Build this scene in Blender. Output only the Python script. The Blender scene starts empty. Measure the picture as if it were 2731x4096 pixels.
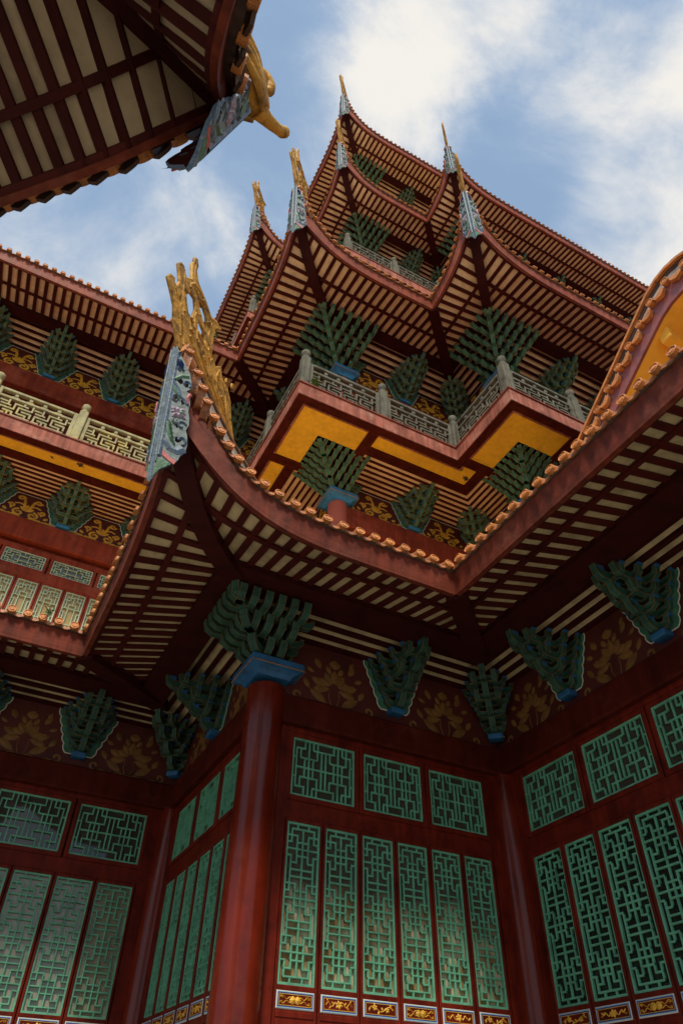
import bpy, math, random
from math import sin, cos, pi, radians, sqrt
from mathutils import Vector, Matrix
from mathutils.geometry import tessellate_polygon
random.seed(7)
S = 0.5                      # building unit -> metres
SC = bpy.context.scene
COL = SC.collection
BAY = 7.515

# ------------------------------------------------------------------ materials
MATS = {}
def mat(name, base, rough=0.6, var=0.25, nscale=3.0, dark=None, bump=0.0, bscale=20.0, spec=0.5,
        streak=0.0, metal=0.0, patch=None, patch_amt=0.5, coat=0.0, rvar=0.0, patch_scale=1.3):
    m = bpy.data.materials.new(name); m.use_nodes = True
    nt = m.node_tree; N = nt.nodes; L = nt.links
    b = N['Principled BSDF']
    b.inputs['Roughness'].default_value = rough
    b.inputs['Metallic'].default_value = metal
    b.inputs['Specular IOR Level'].default_value = spec
    if coat: b.inputs['Coat Weight'].default_value = coat; b.inputs['Coat Roughness'].default_value = 0.15
    geo = N.new('ShaderNodeNewGeometry')
    src = geo.outputs['Position']
    n1 = N.new('ShaderNodeTexNoise'); n1.inputs['Scale'].default_value = nscale; n1.inputs['Detail'].default_value = 6
    n1.inputs['Roughness'].default_value = 0.65
    L.new(src, n1.inputs['Vector'])
    cr = N.new('ShaderNodeValToRGB')
    d = dark if dark else tuple(c*(1-var*1.6) for c in base)
    li = tuple(min(1, c*(1+var*0.6)) for c in base)
    cr.color_ramp.elements[0].position = 0.3; cr.color_ramp.elements[0].color = (*d, 1)
    cr.color_ramp.elements[1].position = 0.72; cr.color_ramp.elements[1].color = (*li, 1)
    e = cr.color_ramp.elements.new(0.52); e.color = (*base, 1)
    L.new(n1.outputs['Fac'], cr.inputs['Fac'])
    out = cr.outputs['Color']
    if streak:
        mp = N.new('ShaderNodeMapping'); mp.inputs['Scale'].default_value = (5, 5, 0.5)
        L.new(src, mp.inputs['Vector'])
        n2 = N.new('ShaderNodeTexNoise'); n2.inputs['Scale'].default_value = 2.2; n2.inputs['Detail'].default_value = 5
        L.new(mp.outputs[0], n2.inputs['Vector'])
        r2 = N.new('ShaderNodeValToRGB'); r2.color_ramp.elements[0].position = 0.38; r2.color_ramp.elements[1].position = 0.62
        k = 1-streak
        r2.color_ramp.elements[0].color = (k, k, k, 1); r2.color_ramp.elements[1].color = (1, 1, 1, 1)
        L.new(n2.outputs['Fac'], r2.inputs['Fac'])
        mx = N.new('ShaderNodeMix'); mx.data_type = 'RGBA'; mx.blend_type = 'MULTIPLY'; mx.inputs[0].default_value = 1
        L.new(out, mx.inputs[6]); L.new(r2.outputs[0], mx.inputs[7]); out = mx.outputs[2]
    if patch:
        n3 = N.new('ShaderNodeTexNoise'); n3.inputs['Scale'].default_value = patch_scale; n3.inputs['Detail'].default_value = 8
        n3.inputs['Roughness'].default_value = 0.75
        L.new(src, n3.inputs['Vector'])
        r3 = N.new('ShaderNodeValToRGB'); r3.color_ramp.elements[0].position = 0.52; r3.color_ramp.elements[1].position = 0.66
        L.new(n3.outputs['Fac'], r3.inputs['Fac'])
        ml = N.new('ShaderNodeMath'); ml.operation = 'MULTIPLY'; ml.inputs[1].default_value = patch_amt
        L.new(r3.outputs[0], ml.inputs[0])
        mx = N.new('ShaderNodeMix'); mx.data_type = 'RGBA'
        L.new(ml.outputs[0], mx.inputs[0]); L.new(out, mx.inputs[6]); mx.inputs[7].default_value = (*patch, 1); out = mx.outputs[2]
    L.new(out, b.inputs['Base Color'])
    if rvar:
        mr = N.new('ShaderNodeMapRange'); mr.inputs['To Min'].default_value = max(0, rough-rvar); mr.inputs['To Max'].default_value = min(1, rough+rvar)
        L.new(n1.outputs['Fac'], mr.inputs['Value']); L.new(mr.outputs[0], b.inputs['Roughness'])
    if bump:
        nb = N.new('ShaderNodeTexNoise'); nb.inputs['Scale'].default_value = bscale; nb.inputs['Detail'].default_value = 5
        L.new(src, nb.inputs['Vector'])
        bp = N.new('ShaderNodeBump'); bp.inputs['Strength'].default_value = bump; bp.inputs['Distance'].default_value = 0.02
        L.new(nb.outputs['Fac'], bp.inputs['Height']); L.new(bp.outputs[0], b.inputs['Normal'])
    MATS[name] = m
    return m

M = {}
M['wall'] = mat('red_wall_paint', (0.100, 0.012, 0.006), 0.6, 0.3, 1.6, bump=0.12, patch=(0.16, 0.04, 0.02), patch_amt=0.4, rvar=0.1, spec=.15, streak=.25)
M['wallup'] = mat('red_wall_paint_faded', (0.28, 0.048, 0.022), 0.65, 0.28, 1.6, bump=0.12, patch=(0.38, 0.12, 0.075), patch_amt=0.45, streak=0.28, spec=.15)
M['door'] = mat('door_red_lacquer', (0.150, 0.0145, 0.006), 0.5, 0.36, 2.2, bump=0.2, bscale=35, rvar=0.12, spec=.13, streak=.32, patch=(0.055, 0.010, 0.006), patch_amt=0.55, patch_scale=2.5)
M['dark'] = mat('rafter_dark_red', (0.040, 0.0045, 0.0035), 0.7, 0.3, 3.0, bump=0.15, spec=.15)
M['rafter'] = mat('rafter_red', (0.065, 0.007, 0.005), 0.7, 0.3, 3.0, bump=0.1, spec=.2)
M['beam'] = mat('beam_red_brown', (0.078, 0.0095, 0.005), 0.65, 0.3, 2.0, bump=0.12, spec=.1, streak=.25, patch=(.12,.025,.012), patch_amt=.4, patch_scale=2.5)
M['column'] = mat('column_red_gloss', (0.145, 0.0145, 0.005), 0.2, 0.3, 1.2, bump=0.08, bscale=22, spec=.32, rvar=0.08, streak=.25, patch=(.16,.03,.012), patch_amt=.4, patch_scale=2)
M['columnup'] = mat('column_salmon_paint', (0.44, 0.11, 0.07), 0.6, 0.15, 2.0, bump=0.05)
M['fascia'] = mat('fascia_faded_red', (0.255, 0.058, 0.032), 0.6, 0.28, 1.5, streak=0.32, bump=0.08, patch=(0.36, 0.13, 0.09), patch_amt=0.5, rvar=0.1, spec=.2)
M['fascia1'] = mat('fascia_lower_red', (0.165, 0.031, 0.015), 0.6, 0.3, 1.6, streak=0.38, bump=0.12, patch=(0.23, 0.075, 0.050), patch_amt=0.5, rvar=0.1, spec=.2)
M['boarddim'] = mat('soffit_board_shaded', (0.36, 0.29, 0.19), 0.8, 0.2, 2.4, bump=0.2, patch=(0.22, 0.17, 0.11), patch_amt=0.4, patch_scale=3, spec=.2)  # cream boards in a darker copy: the pavilion's shade put into the colour
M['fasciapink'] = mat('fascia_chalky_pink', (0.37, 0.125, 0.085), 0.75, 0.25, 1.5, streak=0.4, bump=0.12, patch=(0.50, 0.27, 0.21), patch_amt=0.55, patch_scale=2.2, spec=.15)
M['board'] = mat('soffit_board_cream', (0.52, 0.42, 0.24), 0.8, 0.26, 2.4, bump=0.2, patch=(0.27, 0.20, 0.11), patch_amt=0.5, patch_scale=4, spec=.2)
M['boardup'] = mat('soffit_board_bounce_lit', (0.80, 0.56, 0.34), 0.8, 0.2, 2.4, bump=0.2, patch=(0.50, 0.28, 0.14), patch_amt=0.4, patch_scale=3, spec=.2)  # same boards, warmed and brightened: bounced light on the upper eaves in the colour
M['yellow'] = mat('ochre_soffit_paint', (0.95, 0.53, 0.022), 0.75, 0.10, 1.2, bump=0.15, patch=(0.50, 0.24, 0.02), patch_amt=0.4, patch_scale=2.6, streak=.1)
M['ochrewall'] = mat('gable_orange_plaster', (0.92, 0.52, 0.06), 0.8, 0.1, 1.2, bump=0.1, patch=(.6,.28,.03), patch_amt=.4)
M['green'] = mat('bracket_green', (0.045, 0.165, 0.105), 0.6, 0.35, 6.0, bump=0.2, dark=(0.015, 0.06, 0.045), patch=(0.11, 0.27, 0.18), patch_amt=0.5, patch_scale=7, spec=.3)
M['blueup'] = mat('bracket_blue_lit', (0.025, 0.20, 0.42), 0.55, 0.3, 4.0, bump=0.1, patch=(0.10, 0.32, 0.45), patch_amt=0.3, patch_scale=6)  # brighter copy of the bracket blue, painting in the stronger light higher up
M['greenlow'] = mat('bracket_green_shaded', (0.022, 0.080, 0.058), 0.6, 0.4, 6.0, bump=0.2, dark=(0.007, 0.026, 0.022), patch=(0.05, 0.13, 0.10), patch_amt=0.4, patch_scale=7, spec=.25)  # bracket green darkened: shade under the lowest eave painted into the colour
M['orangelow'] = mat('bracket_line_shaded', (0.17, 0.085, 0.015), 0.6, 0.3, 6.0)  # bracket orange line, darkened for the same painted shade
M['orange'] = mat('bracket_orange_line', (0.38, 0.17, 0.02), 0.6, 0.3, 6.0)
M['blue'] = mat('bracket_blue', (0.014, 0.110, 0.27), 0.55, 0.3, 4.0, bump=0.1, patch=(0.06, 0.20, 0.30), patch_amt=0.3, patch_scale=6)
M['white'] = mat('white_outline', (0.62, 0.60, 0.54), 0.7, 0.1, 4.0)
M['lattice'] = mat('lattice_green', (0.135, 0.41, 0.26), 0.55, 0.25, 5.0, bump=0.15, patch=(0.06, 0.20, 0.135), patch_amt=0.45, patch_scale=3.5)
M['latticeup'] = mat('lattice_pale_mint', (0.46, 0.62, 0.45), 0.6, 0.16, 4.0, bump=0.1)
M['stone'] = mat('balustrade_grey_stone', (0.155, 0.150, 0.115), 0.85, 0.35, 4.0, bump=0.3, patch=(0.06, 0.065, 0.05), patch_amt=0.55, patch_scale=4, streak=0.3, spec=.15)
M['stoney'] = mat('balustrade_lichen_stone', (0.36, 0.33, 0.17), 0.8, 0.3, 4.0, bump=0.3, patch=(0.60, 0.47, 0.10), patch_amt=0.75, streak=0.2)
M['teal'] = mat('fret_back_teal', (0.05, 0.26, 0.20), 0.6, 0.2, 5.0)
M['tile'] = mat('tile_terracotta', (0.40, 0.15, 0.055), 0.5, 0.35, 7.0, bump=0.4, bscale=40, dark=(0.15,.055,.025), patch=(0.07, 0.035, 0.025), patch_amt=0.65, patch_scale=5)
M['tileslope'] = mat('tile_slope_terracotta', (0.60, 0.38, 0.18), 0.6, 0.25, 5.0, bump=0.4, bscale=40)
M['tiledisc'] = mat('tile_glazed_orange', (0.58, 0.22, 0.055), 0.45, 0.3, 9.0, bump=0.6, bscale=90, patch=(0.20, 0.09, 0.04), patch_amt=0.5, patch_scale=6)
M['tiledark'] = mat('tile_underside_dark', (0.075, 0.040, 0.028), 0.7, 0.4, 6.0, bump=0.4)
M['mortar'] = mat('ridge_mortar_white', (0.62, 0.58, 0.50), 0.8, 0.3, 3.0, bump=0.2, patch=(0.10, 0.08, 0.06), patch_amt=0.6)
M['gold'] = mat('carved_wood_gold', (0.50, 0.27, 0.045), 0.68, 0.4, 5.0, bump=0.9, bscale=14, dark=(0.12, 0.06, 0.015), patch=(0.035, 0.03, 0.025), patch_amt=0.85, patch_scale=4.5, spec=.25)
M['golddark'] = mat('carved_wood_shadow', (0.16, 0.09, 0.03), 0.7, 0.4, 4.0, bump=0.5)
M['goldpaint'] = mat('frieze_gold_paint', (0.66, 0.36, 0.03), 0.5, 0.25, 7.0, patch=(.3,.12,.02), patch_amt=.5, patch_scale=9)
M['goldlow'] = mat('frieze_dull_gold', (0.20, 0.095, 0.02), 0.6, 0.3, 5.0)
M['frieze'] = mat('frieze_maroon', (0.085, 0.012, 0.008), 0.6, 0.3, 2.0)
M['pblue'] = mat('carved_board_blue', (0.060, 0.115, 0.19), 0.55, 0.35, 8.0, bump=0.4, bscale=30, patch=(0.38, 0.43, 0.42), patch_amt=0.5, patch_scale=9)
M['pgreen'] = mat('carved_board_green', (0.07, 0.18, 0.10), 0.55, 0.35, 8.0, bump=0.4, bscale=30, patch=(0.30, 0.38, 0.26), patch_amt=0.45, patch_scale=7)
M['pwhite'] = mat('carved_board_pale', (0.17, 0.22, 0.22), 0.6, 0.35, 9.0, bump=0.3, patch=(0.035, 0.07, 0.09), patch_amt=0.8, patch_scale=9)
M['ppink'] = mat('carved_board_pink', (0.50, 0.14, 0.14), 0.6, 0.2, 8.0, bump=0.3)
M['plilac'] = mat('carved_board_lilac', (0.33, 0.27, 0.36), 0.6, 0.3, 8.0, bump=0.4, patch=(0.6, 0.6, 0.62), patch_amt=0.4, patch_scale=8)
M['purple'] = mat('glazed_purple_tile', (0.26, 0.085, 0.085), 0.35, 0.2, 3.0, bump=0.1)
M['dblue'] = mat('panel_dark_blue', (0.015, 0.06, 0.25), 0.5, 0.1, 5.0)
M['lblue'] = mat('panel_light_blue', (0.30, 0.47, 0.60), 0.5, 0.1, 5.0)
M['ground'] = mat('courtyard_stone', (0.36, 0.31, 0.25), 0.85, 0.15, 0.6, bump=0.2, bscale=6)
M['podium'] = mat('podium_granite', (0.34, 0.33, 0.31), 0.8, 0.2, 2.0, bump=0.2)
M['weed'] = mat('weed_leaf', (0.09, 0.16, 0.03), 0.6, 0.4, 10.0)

def glass_mat(name, lo, hi, zsplit, width, rough, noise=0.5, cream=None):
    """window pane: dark room above, pale blind behind the lower part (world height), glossy face"""
    m = bpy.data.materials.new(name); m.use_nodes = True
    nt = m.node_tree; N = nt.nodes; L = nt.links
    b = N['Principled BSDF']; b.inputs['Roughness'].default_value = rough; b.inputs['Specular IOR Level'].default_value = 0.6
    geo = N.new('ShaderNodeNewGeometry'); sep = N.new('ShaderNodeSeparateXYZ'); L.new(geo.outputs['Position'], sep.inputs[0])
    n = N.new('ShaderNodeTexNoise'); n.inputs['Scale'].default_value = 1.7; n.inputs['Detail'].default_value = 3
    mp = N.new('ShaderNodeMapping'); mp.inputs['Scale'].default_value = (1.6, 1.6, 0.7); L.new(geo.outputs['Position'], mp.inputs[0]); L.new(mp.outputs[0], n.inputs['Vector'])
    ad = N.new('ShaderNodeMath'); ad.operation = 'MULTIPLY_ADD'; ad.inputs[1].default_value = noise; L.new(n.outputs['Fac'], ad.inputs[0]); L.new(sep.outputs['Z'], ad.inputs[2])
    mr = N.new('ShaderNodeMapRange'); mr.inputs['From Min'].default_value = zsplit-width; mr.inputs['From Max'].default_value = zsplit+width
    L.new(ad.outputs[0], mr.inputs['Value'])
    n2 = N.new('ShaderNodeTexNoise'); n2.inputs['Scale'].default_value = 3.1; n2.inputs['Detail'].default_value = 2; L.new(geo.outputs['Position'], n2.inputs['Vector'])
    rr = N.new('ShaderNodeValToRGB'); rr.color_ramp.elements[0].position = 0.42; rr.color_ramp.elements[1].position = 0.6
    rr.color_ramp.elements[0].color = (*(cream or lo), 1); rr.color_ramp.elements[1].color = (*lo, 1)
    L.new(n2.outputs['Fac'], rr.inputs[0])
    mx = N.new('ShaderNodeMix'); mx.data_type = 'RGBA'; L.new(mr.outputs[0], mx.inputs[0]); L.new(rr.outputs[0], mx.inputs[6]); mx.inputs[7].default_value = (*hi, 1)
    L.new(mx.outputs[2], b.inputs['Base Color'])
    return m
M['glass_front'] = glass_mat('front_window_pane', (0.52, 0.47, 0.32), (0.085, 0.075, 0.055), 4.05, 0.16, 0.10, 0.7, (0.26, 0.17, 0.07))
M['glass_dark'] = glass_mat('right_window_pane', (0.02, 0.022, 0.018), (0.016, 0.018, 0.014), 3.2, 0.5, 0.10)
M['glass_side'] = glass_mat('side_window_pane', (0.32, 0.32, 0.21), (0.12, 0.13, 0.09), 4.3, 0.3, 0.12)
M['glass_left'] = glass_mat('left_window_pane', (0.30, 0.28, 0.19), (0.20, 0.20, 0.14), 4.6, 0.5, 0.10)
M['glass_trans'] = glass_mat('transom_pane', (0.055, 0.05, 0.038), (0.055, 0.05, 0.038), 3.0, 0.5, 0.04)
M['glass_gold'] = glass_mat('upper_leaf_pane', (0.40, 0.30, 0.10), (0.42, 0.32, 0.12), 9.7, 0.5, 0.25)
M['glass_grey'] = glass_mat('upper_transom_pane', (0.10, 0.12, 0.11), (0.10, 0.12, 0.11), 10.0, 0.5, 0.15)

# ------------------------------------------------------------------ mesh builder
class MB:
    def __init__(s): s.v = []; s.f = []; s.m = []; s.mats = []; s.sm = []
    def mi(s, k):
        if k not in s.mats: s.mats.append(k)
        return s.mats.index(k)
    def add(s, verts, faces, k, smooth=False):
        o = len(s.v); i = s.mi(k)
        s.v.extend([tuple(p) for p in verts])
        for f in faces: s.f.append(tuple(o+j for j in f)); s.m.append(i); s.sm.append(smooth)
    def box(s, x0, x1, y0, y1, z0, z1, k, X=None):
        v = [(x, y, z) for z in (z0, z1) for y in (y0, y1) for x in (x0, x1)]
        if X: v = [X(*p) for p in v]
        s.add(v, [(0, 2, 3, 1), (4, 5, 7, 6), (0, 1, 5, 4), (2, 6, 7, 3), (0, 4, 6, 2), (1, 3, 7, 5)], k)
    def bbox(s, x0, x1, y0, y1, z0, z1, k, b=0.03, X=None):
        """box with chamfered edges"""
        xs = (x0, x1); ys = (y0, y1); zs = (z0, z1); V = []; idx = {}
        for i in (0, 1):
            for j in (0, 1):
                for l in (0, 1):
                    sx = b if i == 0 else -b; sy = b if j == 0 else -b; sz = b if l == 0 else -b
                    for a, p in enumerate([(xs[i], ys[j]+sy, zs[l]+sz), (xs[i]+sx, ys[j], zs[l]+sz), (xs[i]+sx, ys[j]+sy, zs[l])]):
                        idx[(i, j, l, a)] = len(V); V.append(p)
        F = []
        g = lambda i, j, l, a: idx[(i, j, l, a)]
        for i in (0, 1): F.append((g(i,0,0,0), g(i,1,0,0), g(i,1,1,0), g(i,0,1,0)))
        for j in (0, 1): F.append((g(0,j,0,1), g(1,j,0,1), g(1,j,1,1), g(0,j,1,1)))
        for l in (0, 1): F.append((g(0,0,l,2), g(1,0,l,2), g(1,1,l,2), g(0,1,l,2)))
        for i in (0, 1):
            for j in (0, 1): F.append((g(i,j,0,0), g(i,j,1,0), g(i,j,1,1), g(i,j,0,1)))
            for l in (0, 1): F.append((g(i,0,l,0), g(i,1,l,0), g(i,1,l,2), g(i,0,l,2)))
        for j in (0, 1):
            for l in (0, 1): F.append((g(0,j,l,1), g(1,j,l,1), g(1,j,l,2), g(0,j,l,2)))
        for i in (0, 1):
            for j in (0, 1):
                for l in (0, 1): F.append((g(i,j,l,0), g(i,j,l,1), g(i,j,l,2)))
        if X: V = [X(*p) for p in V]
        s.add(V, F, k)
    def prism(s, poly, holes, P0, P1, k, kside=None, kback=None):
        """poly: 2D pts; P0/P1: functions (a,b)->3D for the two faces"""
        loops = [poly]+list(holes)
        allp = [p for l in loops for p in l]
        tris = tessellate_polygon([[Vector((p[0], p[1], 0)) for p in l] for l in loops])
        n = len(allp)
        s.add([P0(*p) for p in allp], [tuple(t) for t in tris], k)
        s.add([P1(*p) for p in allp], [tuple(reversed(t)) for t in tris], kback or k)
        for l in loops:
            m = len(l)
            s.add([P0(*p) for p in l]+[P1(*p) for p in l], [(i, (i+1) % m, m+(i+1) % m, m+i) for i in range(m)], kside or k)
    def tube(s, pts, rad, k, n=6, flat=1.0, cap=True, smooth=True):
        pts = [Vector(p) for p in pts]
        if not hasattr(rad, '__len__'): rad = [rad]*len(pts)
        V = []; up = Vector((0.13, 0.07, 1)).normalized(); prev = None
        for i, p in enumerate(pts):
            t = (pts[min(i+1, len(pts)-1)]-pts[max(i-1, 0)])
            if t.length < 1e-9: t = Vector((0, 0, 1))
            t.normalize()
            if prev is None:
                a = t.cross(up)
                if a.length < 1e-3: a = t.cross(Vector((1, 0, 0)))
            else: a = prev-t*prev.dot(t)
            a.normalize(); prev = a; b = t.cross(a)
            for j in range(n):
                an = 2*pi*j/n
                V.append(p+a*cos(an)*rad[i]+b*sin(an)*rad[i]*flat)
        F = [(i*n+j, i*n+(j+1) % n, (i+1)*n+(j+1) % n, (i+1)*n+j) for i in range(len(pts)-1) for j in range(n)]
        s.add(V, F, k, smooth)
        if cap:
            s.add(V[:n], [tuple(range(n))], k); s.add(V[-n:], [tuple(range(n))], k)
    def lathe(s, prof, c, k, n=24, smooth=True):
        V = [(c[0]+r*cos(2*pi*j/n), c[1]+r*sin(2*pi*j/n), c[2]+z) for r, z in prof for j in range(n)]
        F = [(i*n+j, i*n+(j+1) % n, (i+1)*n+(j+1) % n, (i+1)*n+j) for i in range(len(prof)-1) for j in range(n)]
        s.add(V, F, k, smooth)
    def grid(s, rows, k, smooth=True):
        n = len(rows[0]); V = [p for r in rows for p in r]
        s.add(V, [(i*n+j, i*n+j+1, (i+1)*n+j+1, (i+1)*n+j) for i in range(len(rows)-1) for j in range(n-1)], k, smooth)
    def bright(s):  # swaps in the blue copy painted lighter for the better lit upper storeys
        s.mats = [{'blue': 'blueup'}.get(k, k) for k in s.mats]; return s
    def dim(s):  # swaps in the copies with the lowest eave's shade painted in
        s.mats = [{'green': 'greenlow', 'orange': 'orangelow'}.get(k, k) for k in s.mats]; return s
    def mesh(s, name):
        me = bpy.data.meshes.new(name)
        me.from_pydata([(x*S, y*S, z*S) for x, y, z in s.v], [], s.f)
        for k in s.mats: me.materials.append(M[k])
        me.polygons.foreach_set('material_index', s.m)
        me.polygons.foreach_set('use_smooth', s.sm)
        me.update(); return me
    def build(s, name, parent=None, **kw):
        if not s.v: return None
        return place(name, s.mesh(name), parent, **kw)

def place(name, me, parent=None, loc=(0, 0, 0), rz=0, label=None, cat=None, group=None, kind=None):
    o = bpy.data.objects.new(name, me); COL.objects.link(o)
    if parent: o.parent = parent
    o.location = [c*S for c in loc]; o.rotation_euler = (0, 0, rz)
    if label: o['label'] = label
    if cat: o['category'] = cat
    if group: o['group'] = group
    if kind: o['kind'] = kind
    return o
def thing(name, label, cat, loc=(0, 0, 0), group=None):
    return place(name, None, None, loc, label=label, cat=cat, group=group)

tower = thing('temple_tower', 'tall red temple tower with stacked upturned roofs, green brackets and latticed doors', 'temple')

# ------------------------------------------------------------------ plan: stepped corner
# every wall faces -y ('S') or -x ('W'); low end of a run is a convex corner, high end a concave one
INF = 1e3
GW = 3.7
def runs(level):
    """list of (kind, line, lo, hi, lo_is_corner, hi_is_corner) in column-line coordinates of that level"""
    if level == 1:
        R = [('S', BAY, -20, 0, 0, 1), ('W', 0, 0, BAY, 1, 1), ('S', 0, 0, BAY, 1, 1), ('W', BAY, -17, 0, 0, 1)]
    elif level in (2, 3):
        R = [('S', BAY, -20, 0, 0, 1), ('W', 0, 0, BAY, 1, 1), ('S', 0, 0, BAY, 1, 1), ('W', BAY, -GW, 0, 1, 1), ('S', -GW, BAY, 26, 1, 0)]
    elif level == 5: R = [('W', 0, 0, 30, 1, 0), ('S', 0, 0, 40, 1, 0)]
    else:
        R = [('W', -GW-.25, BAY, 24, 1, 0), ('S', BAY, -GW-.25, 0, 1, 1), ('W', 0, 0, BAY, 1, 1), ('S', 0, 0, BAY, 1, 1), ('W', BAY, -GW, 0, 1, 1), ('S', -GW, BAY, 32, 1, 0)]
    return R
class Run:
    def __init__(s, r, c):
        s.k, s.line, s.lo, s.hi, s.lc, s.hc = r
        s.line += c; s.lo += c; s.hi += c
    def P(s, t, o, z): return (t, s.line-o, z) if s.k == 'S' else (s.line-o, t, z)
    def tlo(s, o): return s.lo-(o if s.lc else 0)
    def thi(s, o): return s.hi-(o if s.hc else 0)
def getruns(level, c): return [Run(r, c) for r in runs(level)]

def clamp(x, a=0.0, b=1.0): return max(a, min(b, x))

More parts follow.
